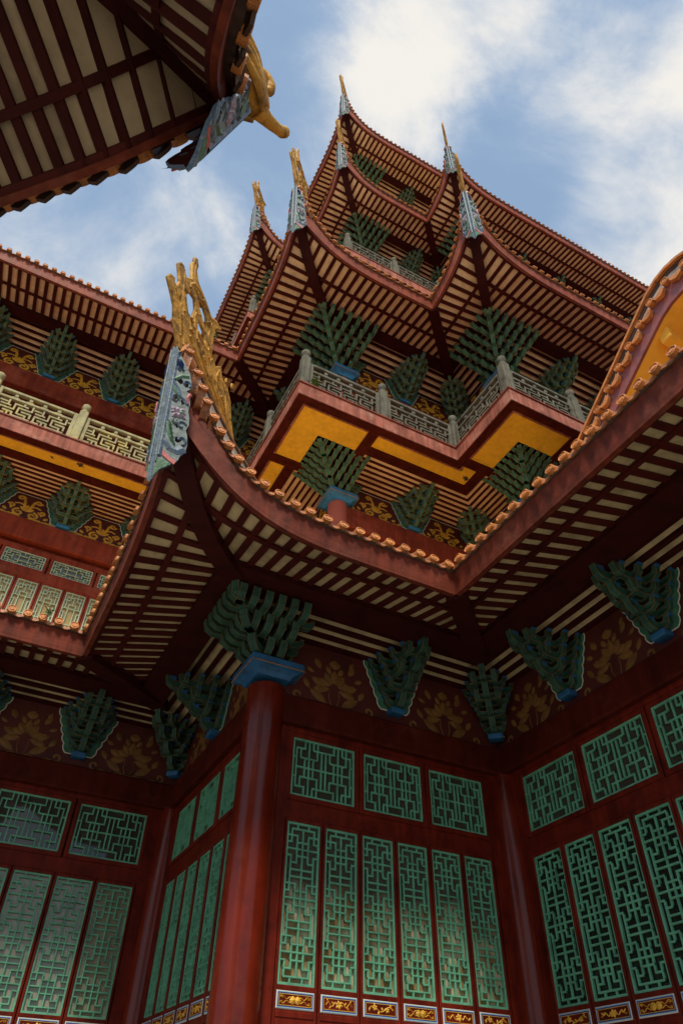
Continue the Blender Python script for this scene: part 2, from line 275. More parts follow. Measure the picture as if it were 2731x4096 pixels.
# ------------------------------------------------------------------ eaves (soffit, rafters, fascia, tiles, hips)
class Eave:
    def __init__(s, level, c, ze, O, beam=(1.0, 1.8), zstrip=0.5, purl=1.15, slope=.44, rise=2.45, flare=.15, zfr=None,
                 pitch=.412, board='board', fasc='fascia', zroof=None, nm='', tile_step=.43, detail=1):
        s.__dict__.update(locals()); s.R = getruns(level, c)
    def sp(s, t, lo):
        x = (lo+.5-t)/(s.O+.6); return max(0.0, x)
    def rz(s, t, lo, o):
        return s.rise*clamp(s.sp(t, lo))**3*clamp((o-s.beam[1])/(s.O-s.beam[1]), 0, 1.3)
    def lift(s, t, r): return .8*clamp(1-(t-(r.lo-s.O))/1.9, 0, 1.25)**1.4 if r.lc else 0.0
    def fl(s, t, lo): return s.flare*clamp(s.sp(t, lo), 0, 1.15)**4
    def zs(s, t, lo, o): return s.ze+.06+s.slope*(s.O-o)+s.rz(t, lo, o)
    def build(s):
        root = place('roof', None, tower, label=s.nm)
        b0, b1 = s.beam; O = s.O
        boards = MB(); raft = MB(); purl = MB(); fas = MB(); beam = MB(); strips = MB(); top = MB()
        caps = MB(); drips = MB(); covers = MB(); under = MB()
        for r in s.R:
            lo = r.lo if r.lc else -1e6
            lev = lambda t, o: s.zs(t, lo, o)
            # --- boards surface: rows in o, columns in t
            def tr(o, j, n):
                a, b = r.tlo(o), r.thi(o); x = j/n
                return a+(b-a)*(x**1.0)
            L = r.thi(0)-r.tlo(0); n = max(10, int(L/.35))
            rows = []
            for i in range(9):
                o = b1-.1+(O-b1+.1)*i/8
                row = []
                for j in range(n+1):
                    t = tr(o, j, n); oo = o+(s.fl(t, lo) if r.lc else 0)*(i/8)**2
                    # low end must stay on the diagonal
                    if r.lc:
                        w = clamp(1-(t-(r.lo-o))/1.2); t -= s.fl(t, lo)*(i/8)**2*w
                    row.append(r.P(t, oo, lev(t, o)+.02))
                rows.append(row)
            boards.grid(rows, s.board, True)
            # --- edge curve helper
            def edge(j, n, o=O, dz=0, out=0):
                t = tr(o, j, n); f = s.fl(t, lo) if r.lc else 0
                w = clamp(1-(t-(r.lo-o))/1.2) if r.lc else 0
                return t-(f+out)*w, o+f+out, lev(t, O)+dz, w
            # --- rafters
            t = math.ceil((r.tlo(O)+.15)/s.pitch)*s.pitch
            while t < r.thi(b1)-.02:
                omin = b1-.05; omax = O-.15
                if r.lc and t < r.lo-omin: omin = max(omin, r.lo-t-.05)
                if r.hc: omax = min(O-.15, r.hi-t)
                if omax-omin > .15:
                    w = .083; seg = 4; V = []; F = []
                    for q in range(seg+1):
                        o = omin+(omax-omin)*q/seg
                        f = (s.fl(t, lo) if r.lc else 0)*clamp((o-b1)/(O-b1))**2
                        z = lev(t, o)
                        for dx, dz in ((-w, .03), (w, .03), (w, -.055), (-w, -.055)): V.append(r.P(t+dx, o+f, z+dz))
                        if q:
                            a = (q-1)*4; b = q*4
                            for e in range(4): F.append((a+e, a+(e+1) % 4, b+(e+1) % 4, b+e))
                    F.append((0, 1, 2, 3)); F.append((seg*4, seg*4+1, seg*4+2, seg*4+3))
                    raft.add(V, F, 'rafter')
                t += s.pitch
            # --- purlin strip and edge strip following the curve
            def follow(mb, oa, ob, dz0, dz1, k):
                rws = [[], [], [], []]
                for j in range(n+1):
                    for q, (o, dz) in enumerate(((oa, dz0), (ob, dz0), (ob, dz1), (oa, dz1))):
                        t = tr(o, j, n); f = (s.fl(t, lo) if r.lc else 0)*clamp((o-b1)/(O-b1))**2
                        if r.lc: t -= f*clamp(1-(t-(r.lo-o))/1.2)
                        rws[q].append(r.P(t, o+f, lev(t, o)+dz))
                mb.grid(rws+[rws[0]], k, False)
            po = O-s.purl
            follow(purl, po-.08, po+.08, -.085, 0, 'rafter')
            follow(purl, O-.24, O-.12, -.06, .1, 'rafter')
            # --- big eave beam
            nb = 2
            rws = [[], [], [], []]
            zb = s.ze+s.slope*(O-b1)-.12
            for j in range(nb+1):
                for q, (o, dz) in enumerate(((b0, 0), (b1, 0), (b1, .8), (b0, .8))):
                    a, b = r.tlo(o), r.thi(o); rws[q].append(r.P(a+(b-a)*j/nb, o, zb+dz))
            beam.grid(rws+[rws[0]], 'dark', False)
            # --- strips between wall and beam
            z0 = s.zfr; z1 = zb+.3
            m = max(3, int(round(b0/.32)))
            for q in range(m):
                oa = b0*q/m; ob = b0*(q+1)/m; om = oa+(ob-oa)*.38
                za = z0+(z1-z0)*q/m; zc = z0+(z1-z0)*(q+1)/m
                strips.grid([[r.P(r.tlo(o), o, z), r.P(r.thi(o), o, z)] for o, z in ((oa, za+.1), (oa, za-.03), (om, za-.02), (om, za+.1))], 'dark', False)
                strips.grid([[r.P(r.tlo(o), o, z), r.P(r.thi(o), o, z)] for o, z in ((om, za+.08), (ob, zc+.08))], s.board, False)
            # --- fascia
            nf = max(20, int(L/.3)); fr = [[], [], [], [], []]
            for j in range(nf+1):
                x = 1-(1-j/nf)**1.0
                for q, (dz, out) in enumerate(((-.08, -.14), (-.08, -.01), (.22, .01), (.52, .05), (.52, -.14))):
                    t, o, z, w = edge(j, nf, O, 0, out)
                    fr[q].append(r.P(t, o, z+dz+.85*s.lift(t, r)*(dz > .3)))
            fas.grid(fr+[fr[0]], s.fasc, False)
            # --- roof top surface
            if s.zroof:
                zr, orf = s.zroof; rw = []
                for i in range(13):
                    x = i/12; o = O+.04-(O+.04-orf)*x
                    row = []
                    for j in range(n+1):
                        t = tr(o, j, n)
                        ze = lev(tr(O, j, n), O)+.63
                        f = (s.fl(tr(O, j, n), lo) if r.lc else 0)*(1-x)**2
                        w = clamp(1-(t-(r.lo-o))/1.2) if r.lc else 0
                        z = ze+(zr-s.ze-.78)*(x*.75+.25*x*x)-(ze-s.ze-.78)*(x)
                        row.append(r.P(t-f*w, o+f, z))
                    rw.append(row)
                top.grid(rw, 'tileslope', True)
                def topz(t, o):
                    x = clamp((O+.04-o)/(O+.04-orf))
                    ze = lev(min(max(t, r.tlo(O)), r.thi(O)), O)+.64
                    return ze+(zr-s.ze-.78)*(x*.75+.25*x*x)-(ze-s.ze-.78)*x
                # --- cover tiles with round caps, drip tiles between
                t = r.tlo(O)-(.30 if r.lc else 0)
                k = 0
                def zline(t_): return lev(t_, O)+s.lift(t_, r)
                while t < r.thi(O)-.1:
                    sl = (zline(t+.2)-zline(t))/.2; tn = t+s.tile_step/sqrt(1+sl*sl)
                    step = tn-t
                    f = s.fl(t, lo) if r.lc else 0
                    oe = O+f+.16; rad = .10
                    zc = lev(t, O)+.72
                    zc += s.lift(t, r); wx_ = clamp(1-(t-(r.lo-O))/1.2, 0, 1.3) if r.lc else 0; oe += .18*wx_**2
                    # cover tile run
                    oin = orf if not r.hc else orf
                    oin = max(orf, (r.lo-t) if r.lc and t < r.lo-orf else orf)
                    oin = max(oin, oe-(7.0 if s.detail else 1.2))
                    pts = []; m2 = 6
                    for q in range(m2+1):
                        o = oe+(oin-oe)*q/m2
                        zz = topz(t, o)+.07 if q else zc
                        pts.append((o, zz if q else zc))
                    V = []; sides = 6
                    jit = random.uniform(-.02, .02)
                    for o, zz in pts:
                        for a in range(sides):
                            an = pi*a/(sides-1)
                            V.append(r.P(t+cos(an)*rad+jit, o, zz+sin(an)*rad-.03))
                    covers.add(V, [(q*sides+a, q*sides+a+1, (q+1)*sides+a+1, (q+1)*sides+a) for q in range(m2) for a in range(sides-1)], 'tile', True)
                    # round cap (disc with rim and boss)
                    nd = 14; tilt = .25
                    def disc(rr, oo):
                        return [r.P(t+jit+cos(2*pi*a/nd)*rr, oe+oo-sin(2*pi*a/nd)*rr*tilt, zc+sin(2*pi*a/nd)*rr-.02) for a in range(nd)]
                    rings = [disc(.122, -.10), disc(.122, .03), disc(.104, .035), disc(.098, .015), disc(.062, .015), disc(.056, .035), disc(.02, .035)]
                    V = [p for rg in rings for p in rg]
                    caps.add(V, [(q*nd+a, q*nd+(a+1) % nd, (q+1)*nd+(a+1) % nd, (q+1)*nd+a) for q in range(len(rings)-1) for a in range(nd)]+[tuple(6*nd+a for a in range(nd))], 'tiledisc')
                    # drip tile between this and the next
                    tm = t+step/2
                    if tm < r.thi(O)-.12:
                        hw = max(.07, step/2-.04); prof = []
                        for a in range(9):
                            x = -1+a/4
                            prof.append((x*hw, -.06*(1-x*x)))
                        low = [(x*hw, -.07-.09*max(0, 1-abs(x))**.8-.012*abs(sin(x*6))) for x in [1-a/5 for a in range(11)]]
                        poly = prof+low
                        f2 = s.fl(tm, lo) if r.lc else 0
                        z2 = lev(tm, O)+.68+s.lift(tm, r)
                        if s.detail:
                            drips.prism(poly, [], lambda a, b: r.P(tm+a, O+f2+.10-b*.25, z2+b), lambda a, b: r.P(tm+a, O+f2+.05-b*.25, z2+b), 'tile')
                        else:
                            drips.add([r.P(tm+a, O+f2+.10-b*.25, z2+b) for a, b in poly], [tuple(range(len(poly)))], 'tile')
                        # curved pan tile end
                        V = []
                        for o in (O+f2+.09, O+f2-.2):
                            for a, b in prof: V.append(r.P(tm+a, o, z2+b+.02+(.18 if o < O+f2 else 0)))
                        under.add(V, [(a, a+1, 9+a+1, 9+a) for a in range(8)], 'tiledark', True)
                    t = tn; k += 1
                # dark underlay between fascia top and tiles
                ur = [[], []]
                for j in range(nf+1):
                    for q, (dz, out) in enumerate(((.53, .01), (.60, .12))):
                        tt, o, z, w = edge(j, nf, O, 0, out)
                        ur[q].append(r.P(tt, o, z+dz+(.85, 1.0)[q]*s.lift(tt, r)))
                under.grid(ur, 'tiledark', False)
        boards.build('soffit', root); raft.build('rafter_grid', root); purl.build('purlin', root)
        beam.build('eave_beam', root); strips.build('battened_soffit', root)
        fas.build('fascia', root); top.build('tile_slope', root)
        caps.build('eave_tile_edge', root); drips.build('drip_tile_edge', root); covers.build('tile_ribbing', root); under.build('tile_bed', root)
        # --- hip and valley rafters, ridges
        hips = MB(); ridge = MB()
        for r in s.R:
            if r.lc:
                w = .24
                cx, cy = (r.lo, r.line) if r.k == 'S' else (r.line, r.lo)
                V = []; F = []; seg = 10
                if r.k == 'S' or (r.k == 'W' and not any(q.k == 'S' and q.lc and abs(q.lo-r.line) < .01 and abs(q.line-r.lo) < .01 for q in s.R)):
                    for q in range(seg+1):
                        o = b0+(O-b0)*q/seg
                        f = s.flare*clamp((o-b1)/(O-b1))**2*clamp(s.sp(r.lo-o, r.lo))**4*1.1
                        z = s.zs(r.lo-o, r.lo, o)
                        d = .36-.16*q/seg
                        for dx, dz in ((-w, .05), (w, .05), (w, -d), (-w, -d)):
                            V.append((cx-o-f+dx*.7, cy-o-f-dx*.7, z+dz))
                        if q:
                            a = (q-1)*4
                            for e in range(4): F.append((a+e, a+(e+1) % 4, a+4+(e+1) % 4, a+4+e))
                    F.append((seg*4, seg*4+1, seg*4+2, seg*4+3))
                    h_ = MB(); h_.add(V, F, 'dark'); h_.build('hip_rafter', root)
                    if s.zroof:
                        zr, orf = s.zroof; pts = []; ridge = MB()
                        for q in range(15):
                            x = q/14; o = O+.28-(O+.28-orf)*x
                            ze = s.zs(r.lo-O, r.lo, O)+.66+1.05*(1-x)**4
                            z = ze+(zr-s.ze-.78)*(x*.75+.25*x*x)-(ze-s.ze-.78)*x
                            f = s.fl(r.lo-O, r.lo)*(1-x)**2
                            pts.append((cx-o-f, cy-o-f, z+.14))
                        def sweep(prof, k):
                            V = []; m3 = len(prof)
                            for (x, y, z) in pts:
                                for a, b in prof: V.append((x+a*.707, y-a*.707, z+b))
                            F = [(i*m3+j, i*m3+(j+1) % m3, (i+1)*m3+(j+1) % m3, (i+1)*m3+j) for i in range(len(pts)-1) for j in range(m3)]
                            F += [tuple(range(m3)), tuple(range((len(pts)-1)*m3, len(pts)*m3))]
                            ridge.add(V, F, k)
                        sweep([(-.10, -.1), (.10, -.1), (.10, .22), (-.10, .22)], 'mortar')
                        sweep([(-.15, .22), (.15, .22), (.15, .30), (-.15, .30)], 'tiledark')
                        sweep([(-.13, .30), (.13, .30), (.10, .42), (-.10, .42)], 'tiledisc')
                        ridge.tube([(pts[0][0]-.10, pts[0][1]-.10, pts[0][2]+.02), (pts[0][0]+.3, pts[0][1]+.3, pts[0][2]-.05)], .2, 'tiledisc', 16)
                        ridge.build('ridge', root)
            if r.hc and r.k == 'S' or (r.hc and r.k == 'W'):
                if r.k == 'S':
                    cx, cy = r.hi, r.line
                    w = .27; V = []; F = []
                    ztop = s.ze+.03
                    for q in range(2):
                        o = (b0, O-.06)[q]; z = s.ze+s.slope*(O-o)+.24*q
                        for dx, dz in ((-w, .1), (w, .1), (w, -.34), (-w, -.34)):
                            V.append((cx-o+dx*.7, cy-o-dx*.7, z+dz))
                    h_ = MB(); h_.add(V, [(0, 1, 5, 4), (1, 2, 6, 5), (2, 3, 7, 6), (3, 0, 4, 7), (4, 5, 6, 7)], 'dark'); h_.build('valley_rafter', root)
        
        return root

# ------------------------------------------------------------------ dougong brackets
def arm(mb, X, prof, hw, k='green'):
    """X(a, s, h)->3D : a along arm, s sideways, h up. prof: closed outline (a,h). orange edge lines, green body."""
    n = len(prof); e = .012
    ca = sum(p[0] for p in prof)/n; ch = sum(p[1] for p in prof)/n
    # inset outline
    ins = []
    for i in range(n):
        p0 = Vector(prof[i-1]); p = Vector(prof[i]); p1 = Vector(prof[(i+1) % n])
        d0 = (p-p0).normalized(); d1 = (p1-p).normalized()
        n0 = Vector((-d0.y, d0.x)); n1 = Vector((-d1.y, d1.x)); b = n0+n1
        if b.length < 1e-4: b = n0
        b.normalize(); c = max(.5, b.dot(n0)); ins.append(p+b*(e/c))
    for sg in (-1, 1):
        V = [X(a, sg*hw, h) for a, h in prof]+[X(a, sg*hw, h) for a, h in ins]
        mb.add(V, [(i, (i+1) % n, n+(i+1) % n, n+i) for i in range(n)], 'orange')
        tr = tessellate_polygon([[Vector((a, h, 0)) for a, h in ins]])
        mb.add([X(a, sg*hw, h) for a, h in ins], [tuple(t) for t in tr], k)
    V = []; F = []
    for i in range(n):
        for sd in (-hw, -hw+e, hw-e, hw): V.append(X(prof[i][0], sd, prof[i][1]))
    Fo = []; Fg = []
    for i in range(n):
        j = (i+1) % n
        Fo.append((i*4, j*4, j*4+1, i*4+1)); Fo.append((i*4+2, j*4+2, j*4+3, i*4+3)); Fg.append((i*4+1, j*4+1, j*4+2, i*4+2))
    mb.add(V, Fo, 'orange'); mb.add(V, Fg, k)

def nose(length, h, curl=.2):
    """outline of a projecting arm with an up-curled tip, starts at a=0 (anticlockwise)"""
    L = length
    return [(0, 0), (L-curl*1.1, 0), (L-.05, curl*.55), (L+.02, h+curl*.75), (L-.035, h+curl*.95), (L-.10, h+curl*.85),
            (L-.12, h+curl*.25), (L-curl*.9, h), (0, h)]
def boat(half, h, curl=.12):
    """transverse arm, both ends swept up"""
    a = half
    return [(-a+.16, 0), (a-.16, 0), (a-.02, h*.6), (a, h+curl), (a-.10, h+curl), (a-.13, h), (-a+.13, h), (-a+.10, h+curl), (-a, h+curl), (-a+.02, h*.6)]

def bracket_mid(tiers, dz, do, w0=.32, dw=.17, hw=.075, z0=0., base=.22):
    """cluster against a wall: local x along, y outward, z up"""
    mb = MB()
    mb.bbox(-base, base, 0, .34, z0-.14, z0+.02, 'blue', .025)
    h = dz*.60
    # stacked wall-plane arms
    for k in range(tiers):
        z = z0+.03+k*dz
        half = w0+dw*(k+1)
        for j in range(k+1):                          # out-steps carrying transverse arms
            o = .10+do*j
            hh = w0+dw*(k-j)*.95+.10*(j > 0)
            # arms bend in plan like a hexagon: centre further out than the ends
            def X(a, sd, zz, o=o, hh=hh, z=z): return (a, o+sd+.16*(1-min(1, abs(a)/hh)), z+zz)
            arm(mb, X, boat(hh, h), hw*.8)
            for sx in (-1, 1):
                mb.box(sx*hh-.06-.02*sx, sx*hh+.06-.02*sx, o-.07, o+.07, z+h+.09, z+dz+.02, 'blue')
        # projecting nose
        Ln = .22+do*(k+1)
        def Y(a, sd, zz, z=z): return (sd, a, z+zz)
        arm(mb, Y, nose(Ln, h*1.1, .20), hw)
        mb.box(-.085, .085, Ln-.30, Ln-.12, z+h*1.1, z+dz+.02, 'blue')
        for sx in (-1, 1):                             # side noses at 45 degrees on upper tiers
            if k >= 1:
                for q in range(1, 1+k//2):
                    off = .30*q*sx
                    def Z(a, sd, zz, z=z, off=off): return (off+sd+sx*.0, a, z+zz)
                    arm(mb, Z, nose(Ln-.32*q, h, .16), hw*.85)
    return mb

def bracket_corner(tiers, dz, do, pitch, n0, hw=.085, base=.62, z0=0, back=0.35, curl=.22, spread=.5):
    """corner cluster on a column: world orientation, corner points to -x,-y, origin on the column axis"""
    mb = MB()
    h = dz*.60
    for k in range(tiers):
        z = z0+k*dz
        Ln = .45+do*(k+1)
        # diagonal nose
        def D(a, sd, zz, z=z): return (-(a*.7071)+sd*.7071, -(a*.7071)-sd*.7071, z+zz)
        arm(mb, D, nose(Ln*1.30+.08, h*1.15, curl*1.25), hw*1.1)
        # rows of noses along both faces, right bound fixed by the block below
        rb = n0+spread*k
        off = rb
        while off > -(Ln-.28):
            for face in (0, 1):
                def Fx(a, sd, zz, off=off, face=face, z=z):
                    a = a+max(0., -off)*.92
                    p = (off+sd, -a) if face == 0 else (-a, off+sd)
                    return (p[0], p[1], z+zz)
                arm(mb, Fx, nose(Ln-max(0., -off)*.92, h, curl), hw)
                if face == 0: mb.box(off-.06, off+.06, -Ln+.14, -Ln+.30, z+h, z+dz+.01, 'blue')
                else: mb.box(-Ln+.14, -Ln+.30, off-.06, off+.06, z+h, z+dz+.01, 'blue')
            off -= pitch
        for j in ({0, k} if tiers < 4 else {0}):
            o = .25+do*j
            for face in (0, 1):
                def T(a, sd, zz, o=o, face=face, z=z):
                    return (a, -o-sd, z+zz) if face == 0 else (-o-sd, a, z+zz)
                e2 = rb+.52-.07*j+.05*k
                pr = [(-o-.1, 0), (e2-.15, 0), (e2-.02, h*.6), (e2, h+.10), (e2-.1, h+.10), (e2-.13, h), (-o-.1, h)]
                arm(mb, T, pr, hw*.8)
    mb.bbox(-.34, .34, -.34, .34, z0-.08, z0+tiers*dz, 'dark', .02)
    return mb

# ------------------------------------------------------------------ lattices
def lat_rects(nx, ny, segs, w, h, t, ox=0, oz=0):
    """segs: ('h', y, x0, x1) or ('v', x, y0, y1) in grid units"""
    out = []
    for s_ in segs:
        if s_[0] == 'h': out.append((ox+s_[2]/nx*w-t/2, ox+s_[3]/nx*w+t/2, oz+(1-s_[1]/ny)*h-t/2, oz+(1-s_[1]/ny)*h+t/2, 0))
        else: out.append((ox+s_[1]/nx*w-t/2, ox+s_[1]/nx*w+t/2, oz+(1-s_[3]/ny)*h-t/2, oz+(1-s_[2]/ny)*h+t/2, 1))
    return out
def leaf_pattern(blocks):
    end = 2+7*blocks-7+6
    S_ = [('h', 1, 1, 5), ('h', end-1, 1, 5), ('v', 2, 0, 1), ('v', 4, 0, 1), ('v', 2, end-1, end), ('v', 4, end-1, end), ('v', 3, 1, end-1)]
    for i in range(blocks):
        b = 2+7*i
        S_ += [('h', b, 0, 2), ('v', 2, b, b+4), ('h', b+4, 1, 2), ('h', b, 4, 6), ('v', 4, b, b+4), ('h', b+4, 4, 5),
               ('h', b+1, 2, 4), ('h', b+2, 0, 6), ('h', b+3, 2, 4), ('h', b+1, 0, 1), ('h', b+1, 5, 6), ('h', b+3, 0, 1), ('h', b+3, 5, 6)]
        y0 = 1 if i == 0 else None
        if i == 0:
            for x in (1, 5): S_.append(('v', x, 1, b+1))
        if i < blocks-1:
            for x in (1, 5): S_.append(('v', x, b+3, b+8))
            S_ += [('h', b+5, 1, 5), ('h', b+6, 1, 5)]
        else:
            for x in (1, 5): S_.append(('v', x, b+3, end-1))
    return 6, end, S_
def transpose(p):
    nx, ny, S_ = p
    return ny, nx, [('v' if a == 'h' else 'h', c, d, e) for a, c, d, e in S_]
def upper_pattern():
    S_ = [('h', 1, 1, 3), ('v', 1, 1, 4), ('h', 1.2, 3, 5), ('v', 5, 1.2, 4), ('v', 2, 0, 2), ('h', 2, 0, 2), ('v', 4, 0, 2), ('h', 2, 4, 6), ('v', 3, 1, 3),
          ('h', 3, 2, 4), ('v', 2, 3, 9), ('v', 4, 3, 9), ('h', 9, 2, 4), ('h', 4, 0, 6), ('h', 8, 0, 6), ('v', 1, 5, 10.9), ('h', 5, 0, 1), ('v', 5, 5, 10.9), ('h', 5, 5, 6),
          ('v', 3, 9, 11), ('h', 7, 0, 1), ('h', 7, 5, 6), ('h', 10, 0, 2), ('v', 2, 10, 12), ('h', 10, 4, 6), ('v', 4, 10, 12), ('h', 11, 1, 5)]
    return 6, 12, S_
def upper_transom():
    S_ = [('h', 1, 1, 5), ('v', 1, 1, 3), ('h', 3, 1, 3), ('v', 2, 0, 2), ('h', 2, 0, 2), ('v', 4, 0, 1.3), ('h', 3, 0, 1), ('v', 3, 2, 4), ('h', 2, 3, 5), ('v', 5, 1, 5),
          ('h', 2, 4, 9), ('h', 4, 4, 9), ('v', 8, 1, 5), ('h', 4, 0, 2), ('v', 2, 4, 6), ('h', 5, 1, 5), ('v', 1, 3, 5), ('v', 4, 4.7, 6), ('h', 5, 8, 12), ('v', 12, 3, 5),
          ('v', 11, 4, 6), ('h', 4, 11, 13), ('v', 9, 5, 6), ('h', 1, 8, 12), ('v', 12, 1, 3), ('h', 2, 11, 13), ('v', 11, 0, 2), ('v', 9, 0, 1.3), ('v', 10, 2, 4), ('h', 3, 10, 12), ('v', 6.5, 0, 1), ('v', 6.5, 5, 6)]
    return 13, 6, S_
def make_lattice(pat, w, h, t, k, depth=.055):
    mb = MB(); nx, ny, segs = pat
    f = t*1.25
    mb.box(0, f, 0, depth*1.15, 0, h, k); mb.box(w-f, w, 0, depth*1.15, 0, h, k)
    mb.box(f, w-f, 0, depth*1.14, 0, f, k); mb.box(f, w-f, 0, depth*1.14, h-f, h, k)
    for a, b, c, d, v in lat_rects(nx, ny, segs, w, h, t):
        a = max(a, f*.5); b = min(b, w-f*.5); c = max(c, f*.5); d = min(d, h-f*.5)
        y = depth if v else depth*.97
        mb.box(a, b, .003 if v else 0.006, y, c, d, k)
        # raised bead along the bar
        if (b-a) > (d-c): mb.box(a+.004, b-.004, y, y+.012, c+(d-c)*.3, d-(d-c)*.3, k)
        else: mb.box(a+(b-a)*.3, b-(b-a)*.3, y, y+.0135, c+.004, d-.004, k)
    return mb.mesh('lattice')
# local frame of wall fittings: x along, y outward(positive), z up ; rotation: S run -> use mirrored x
def wall_frame(run, t0, o):
    """location & rz so that local +y is outward. local x runs backwards on S (rz=pi), forwards... """
    if run.k == 'S': return (run.P(t0, o, 0), pi)
    return (run.P(t0, o, 0), pi/2)

LW, LH = .853, 3.21
LATS = {}
def lattice_mesh(key, pat, w, h, t, k):
    kk = (key, round(w, 3), round(h, 3), k)
    if kk not in LATS: LATS[kk] = make_lattice(pat, w, h, t, k)
    return LATS[kk]
def frame_mesh(w, pw, z0, z1, l0, l1, k, pz=None):
    """door leaf joinery: total width pw, height z0..z1, opening w from l0..l1"""
    kk = ('frame', round(w, 3), round(pw, 3), z0, z1, l0, l1, k)
    if kk in LATS: return LATS[kk]
    mb = MB(); g = .012; m = (pw-w)/2; D = .10
    mb.bbox(g, m, -.06, D, z0, z1, k, .012); mb.bbox(pw-m, pw-g, -.06, D, z0, z1, k, .012)
    mb.bbox(m, pw-m, -.06, D-.003, l1, z1, k, .012)
    mb.box(m, pw-m, -.06, D-.02, z0, l0, k)
    mb.bbox(m, pw-m, -.05, D-.003, l0-.10, l0, k, .012)
    if pz:
        mb.bbox(m, pw-m, -.05, D-.003, pz[0]-.14, pz[0]-.03, k, .012)
        z = z0+.1
        mb.bbox(m+.06, pw-m-.06, -.05, D-.002, z, pz[0]-.24, k, .03)
    LATS[kk] = mb.mesh('leaf_frame'); return LATS[kk]
def pane_mesh(w, h, k):
    kk = ('pane', round(w, 3), round(h, 3), k)
    if kk in LATS: return LATS[kk]
    mb = MB(); mb.box(0, w, -.05, -.018, 0, h, k); LATS[kk] = mb.mesh('pane'); return LATS[kk]

def spiral(cx, cy, r0, r1, a0, turns, n=16):
    return [(cx+(r0+(r1-r0)*i/n)*cos(a0+turns*2*pi*i/n), cy+(r0+(r1-r0)*i/n)*sin(a0+turns*2*pi*i/n)) for i in range(n+1)]
def ribbon(mb, pts, w0, w1, y, k, X, th=.012):
    """flat tapered strip through 2D pts, thickness th, in plane y (outward); X maps (x,y,z)"""
    n = len(pts); V = []
    for i, p in enumerate(pts):
        a = Vector(pts[max(0, i-1)]); b = Vector(pts[min(n-1, i+1)]); d = (b-a)
        d = d.normalized() if d.length > 1e-9 else Vector((1, 0)); q = Vector((-d.y, d.x))
        w = w0+(w1-w0)*i/(n-1)
        V.append(X(p[0]+q.x*w, y, p[1]+q.y*w)); V.append(X(p[0], y+th, p[1])); V.append(X(p[0]-q.x*w, y, p[1]-q.y*w))
    F = []
    for i in range(n-1):
        F += [(i*3, i*3+1, i*3+4, i*3+3), (i*3+1, i*3+2, i*3+5, i*3+4)]
    mb.add(V, F, k)
def petal(mb, cx, cy, ln, wd, ang, y, k, X, th=.012):
    prof = [(0, 0), (.25, .38), (.5, .5), (.75, .40), (1, 0), (.75, -.40), (.5, -.5), (.25, -.38)]
    V = []
    for a, b in prof:
        x = a*ln; z = b*wd
        V.append(X(cx+x*cos(ang)-z*sin(ang), y, cy+x*sin(ang)+z*cos(ang)))
    V.append(X(cx+.5*ln*cos(ang), y+th, cy+.5*ln*sin(ang)))
    mb.add(V, [(i, (i+1) % 8, 8) for i in range(8)], k)

def motif(kind, mb, w, h, k, y=.01):
    """gold motif for the small painted panels; centred"""
    X = lambda a, b, c: (a, b, c)
    rnd = random.Random(kind*17+3)
    if kind % 3 == 0:
        for dx in (-.05, .05):
            petal(mb, dx-.07, 0, .14, .15, 0, y, k, X, .03)
        for sx in (-1, 1):
            for sz in (-1, 1):
                pts = [(sx*(.07+.02*i), sz*(.02+.025*sin(i*.9))+sz*.01*i*.3) for i in range(12)]
                ribbon(mb, pts, .012, .005, y, k, X)
                ribbon(mb, spiral(sx*.27, sz*.05, .03, .008, 0, 1.1*sx, 10), .008, .004, y, k, X)
    elif kind % 3 == 1:
        for a in range(6): petal(mb, 0, 0, .085, .05, a*pi/3+.3, y, k, X, .02)
        for sx in (-1, 1):
            pts = [(sx*(.06+.018*i), .04*sin(i*.75+kind)) for i in range(13)]
            ribbon(mb, pts, .012, .006, y, k, X)
            for i in (3, 6, 9): petal(mb, pts[i][0], pts[i][1], .07, .03, (1 if i % 2 else -1)*sx*1.0+(0 if sx > 0 else pi), y, k, X, .02)
    else:
        pts = [(-.27+.045*i, .05*sin(i*.8)) for i in range(13)]
        ribbon(mb, pts, .014, .008, y, k, X)
        for i in range(1, 12, 2):
            petal(mb, pts[i][0], pts[i][1], .085, .042, rnd.uniform(.6, 1.6)*(1 if i % 4 == 1 else -1), y, k, X, .02)
        for a in range(5): petal(mb, .13, .02, .06, .045, a*2*pi/5, y, k, X, .02)
        for a in range(5): petal(mb, -.14, -.01, .055, .04, a*2*pi/5, y, k, X, .02)
PAN = {}
def panel_mesh(w, kind):
    kk = (round(w, 2), kind % 6)
    if kk in PAN: return PAN[kk]
    mb = MB(); h = .315
    def ring(i0, i1, y0, y1, k):
        a = [(i0, i0), (w-i0, i0), (w-i0, h-i0), (i0, h-i0)]; b = [(i1, i1), (w-i1, i1), (w-i1, h-i1), (i1, h-i1)]
        V = [(x, y0, z) for x, z in a]+[(x, y1, z) for x, z in b]
        mb.add(V, [(i, (i+1) % 4, 4+(i+1) % 4, 4+i) for i in range(4)], k)
    mb.box(0, w, -.03, .0, 0, h, 'white')
    ring(0, .018, .0, .012, 'white'); ring(.018, .034, .012, .012, 'lblue'); ring(.034, .058, .012, .008, 'dblue')
    ring(.058, .068, .014, .014, 'goldpaint'); ring(.068, .0685, .014, .004, 'goldpaint')
    mb.add([(.068, .004, .068), (w-.068, .004, .068), (w-.068, .004, h-.068), (.068, .004, h-.068)], [(0, 1, 2, 3)], 'door')
    tmp = MB(); motif(kind, tmp, w, h, 'goldpaint', .006)
    sx = (w-.16)/.62
    mb.add([(w/2+x*sx, y, h/2+z*.95) for x, y, z in tmp.v], tmp.f, 'goldpaint')
    PAN[kk] = mb.mesh('painted_panel'); return PAN[kk]

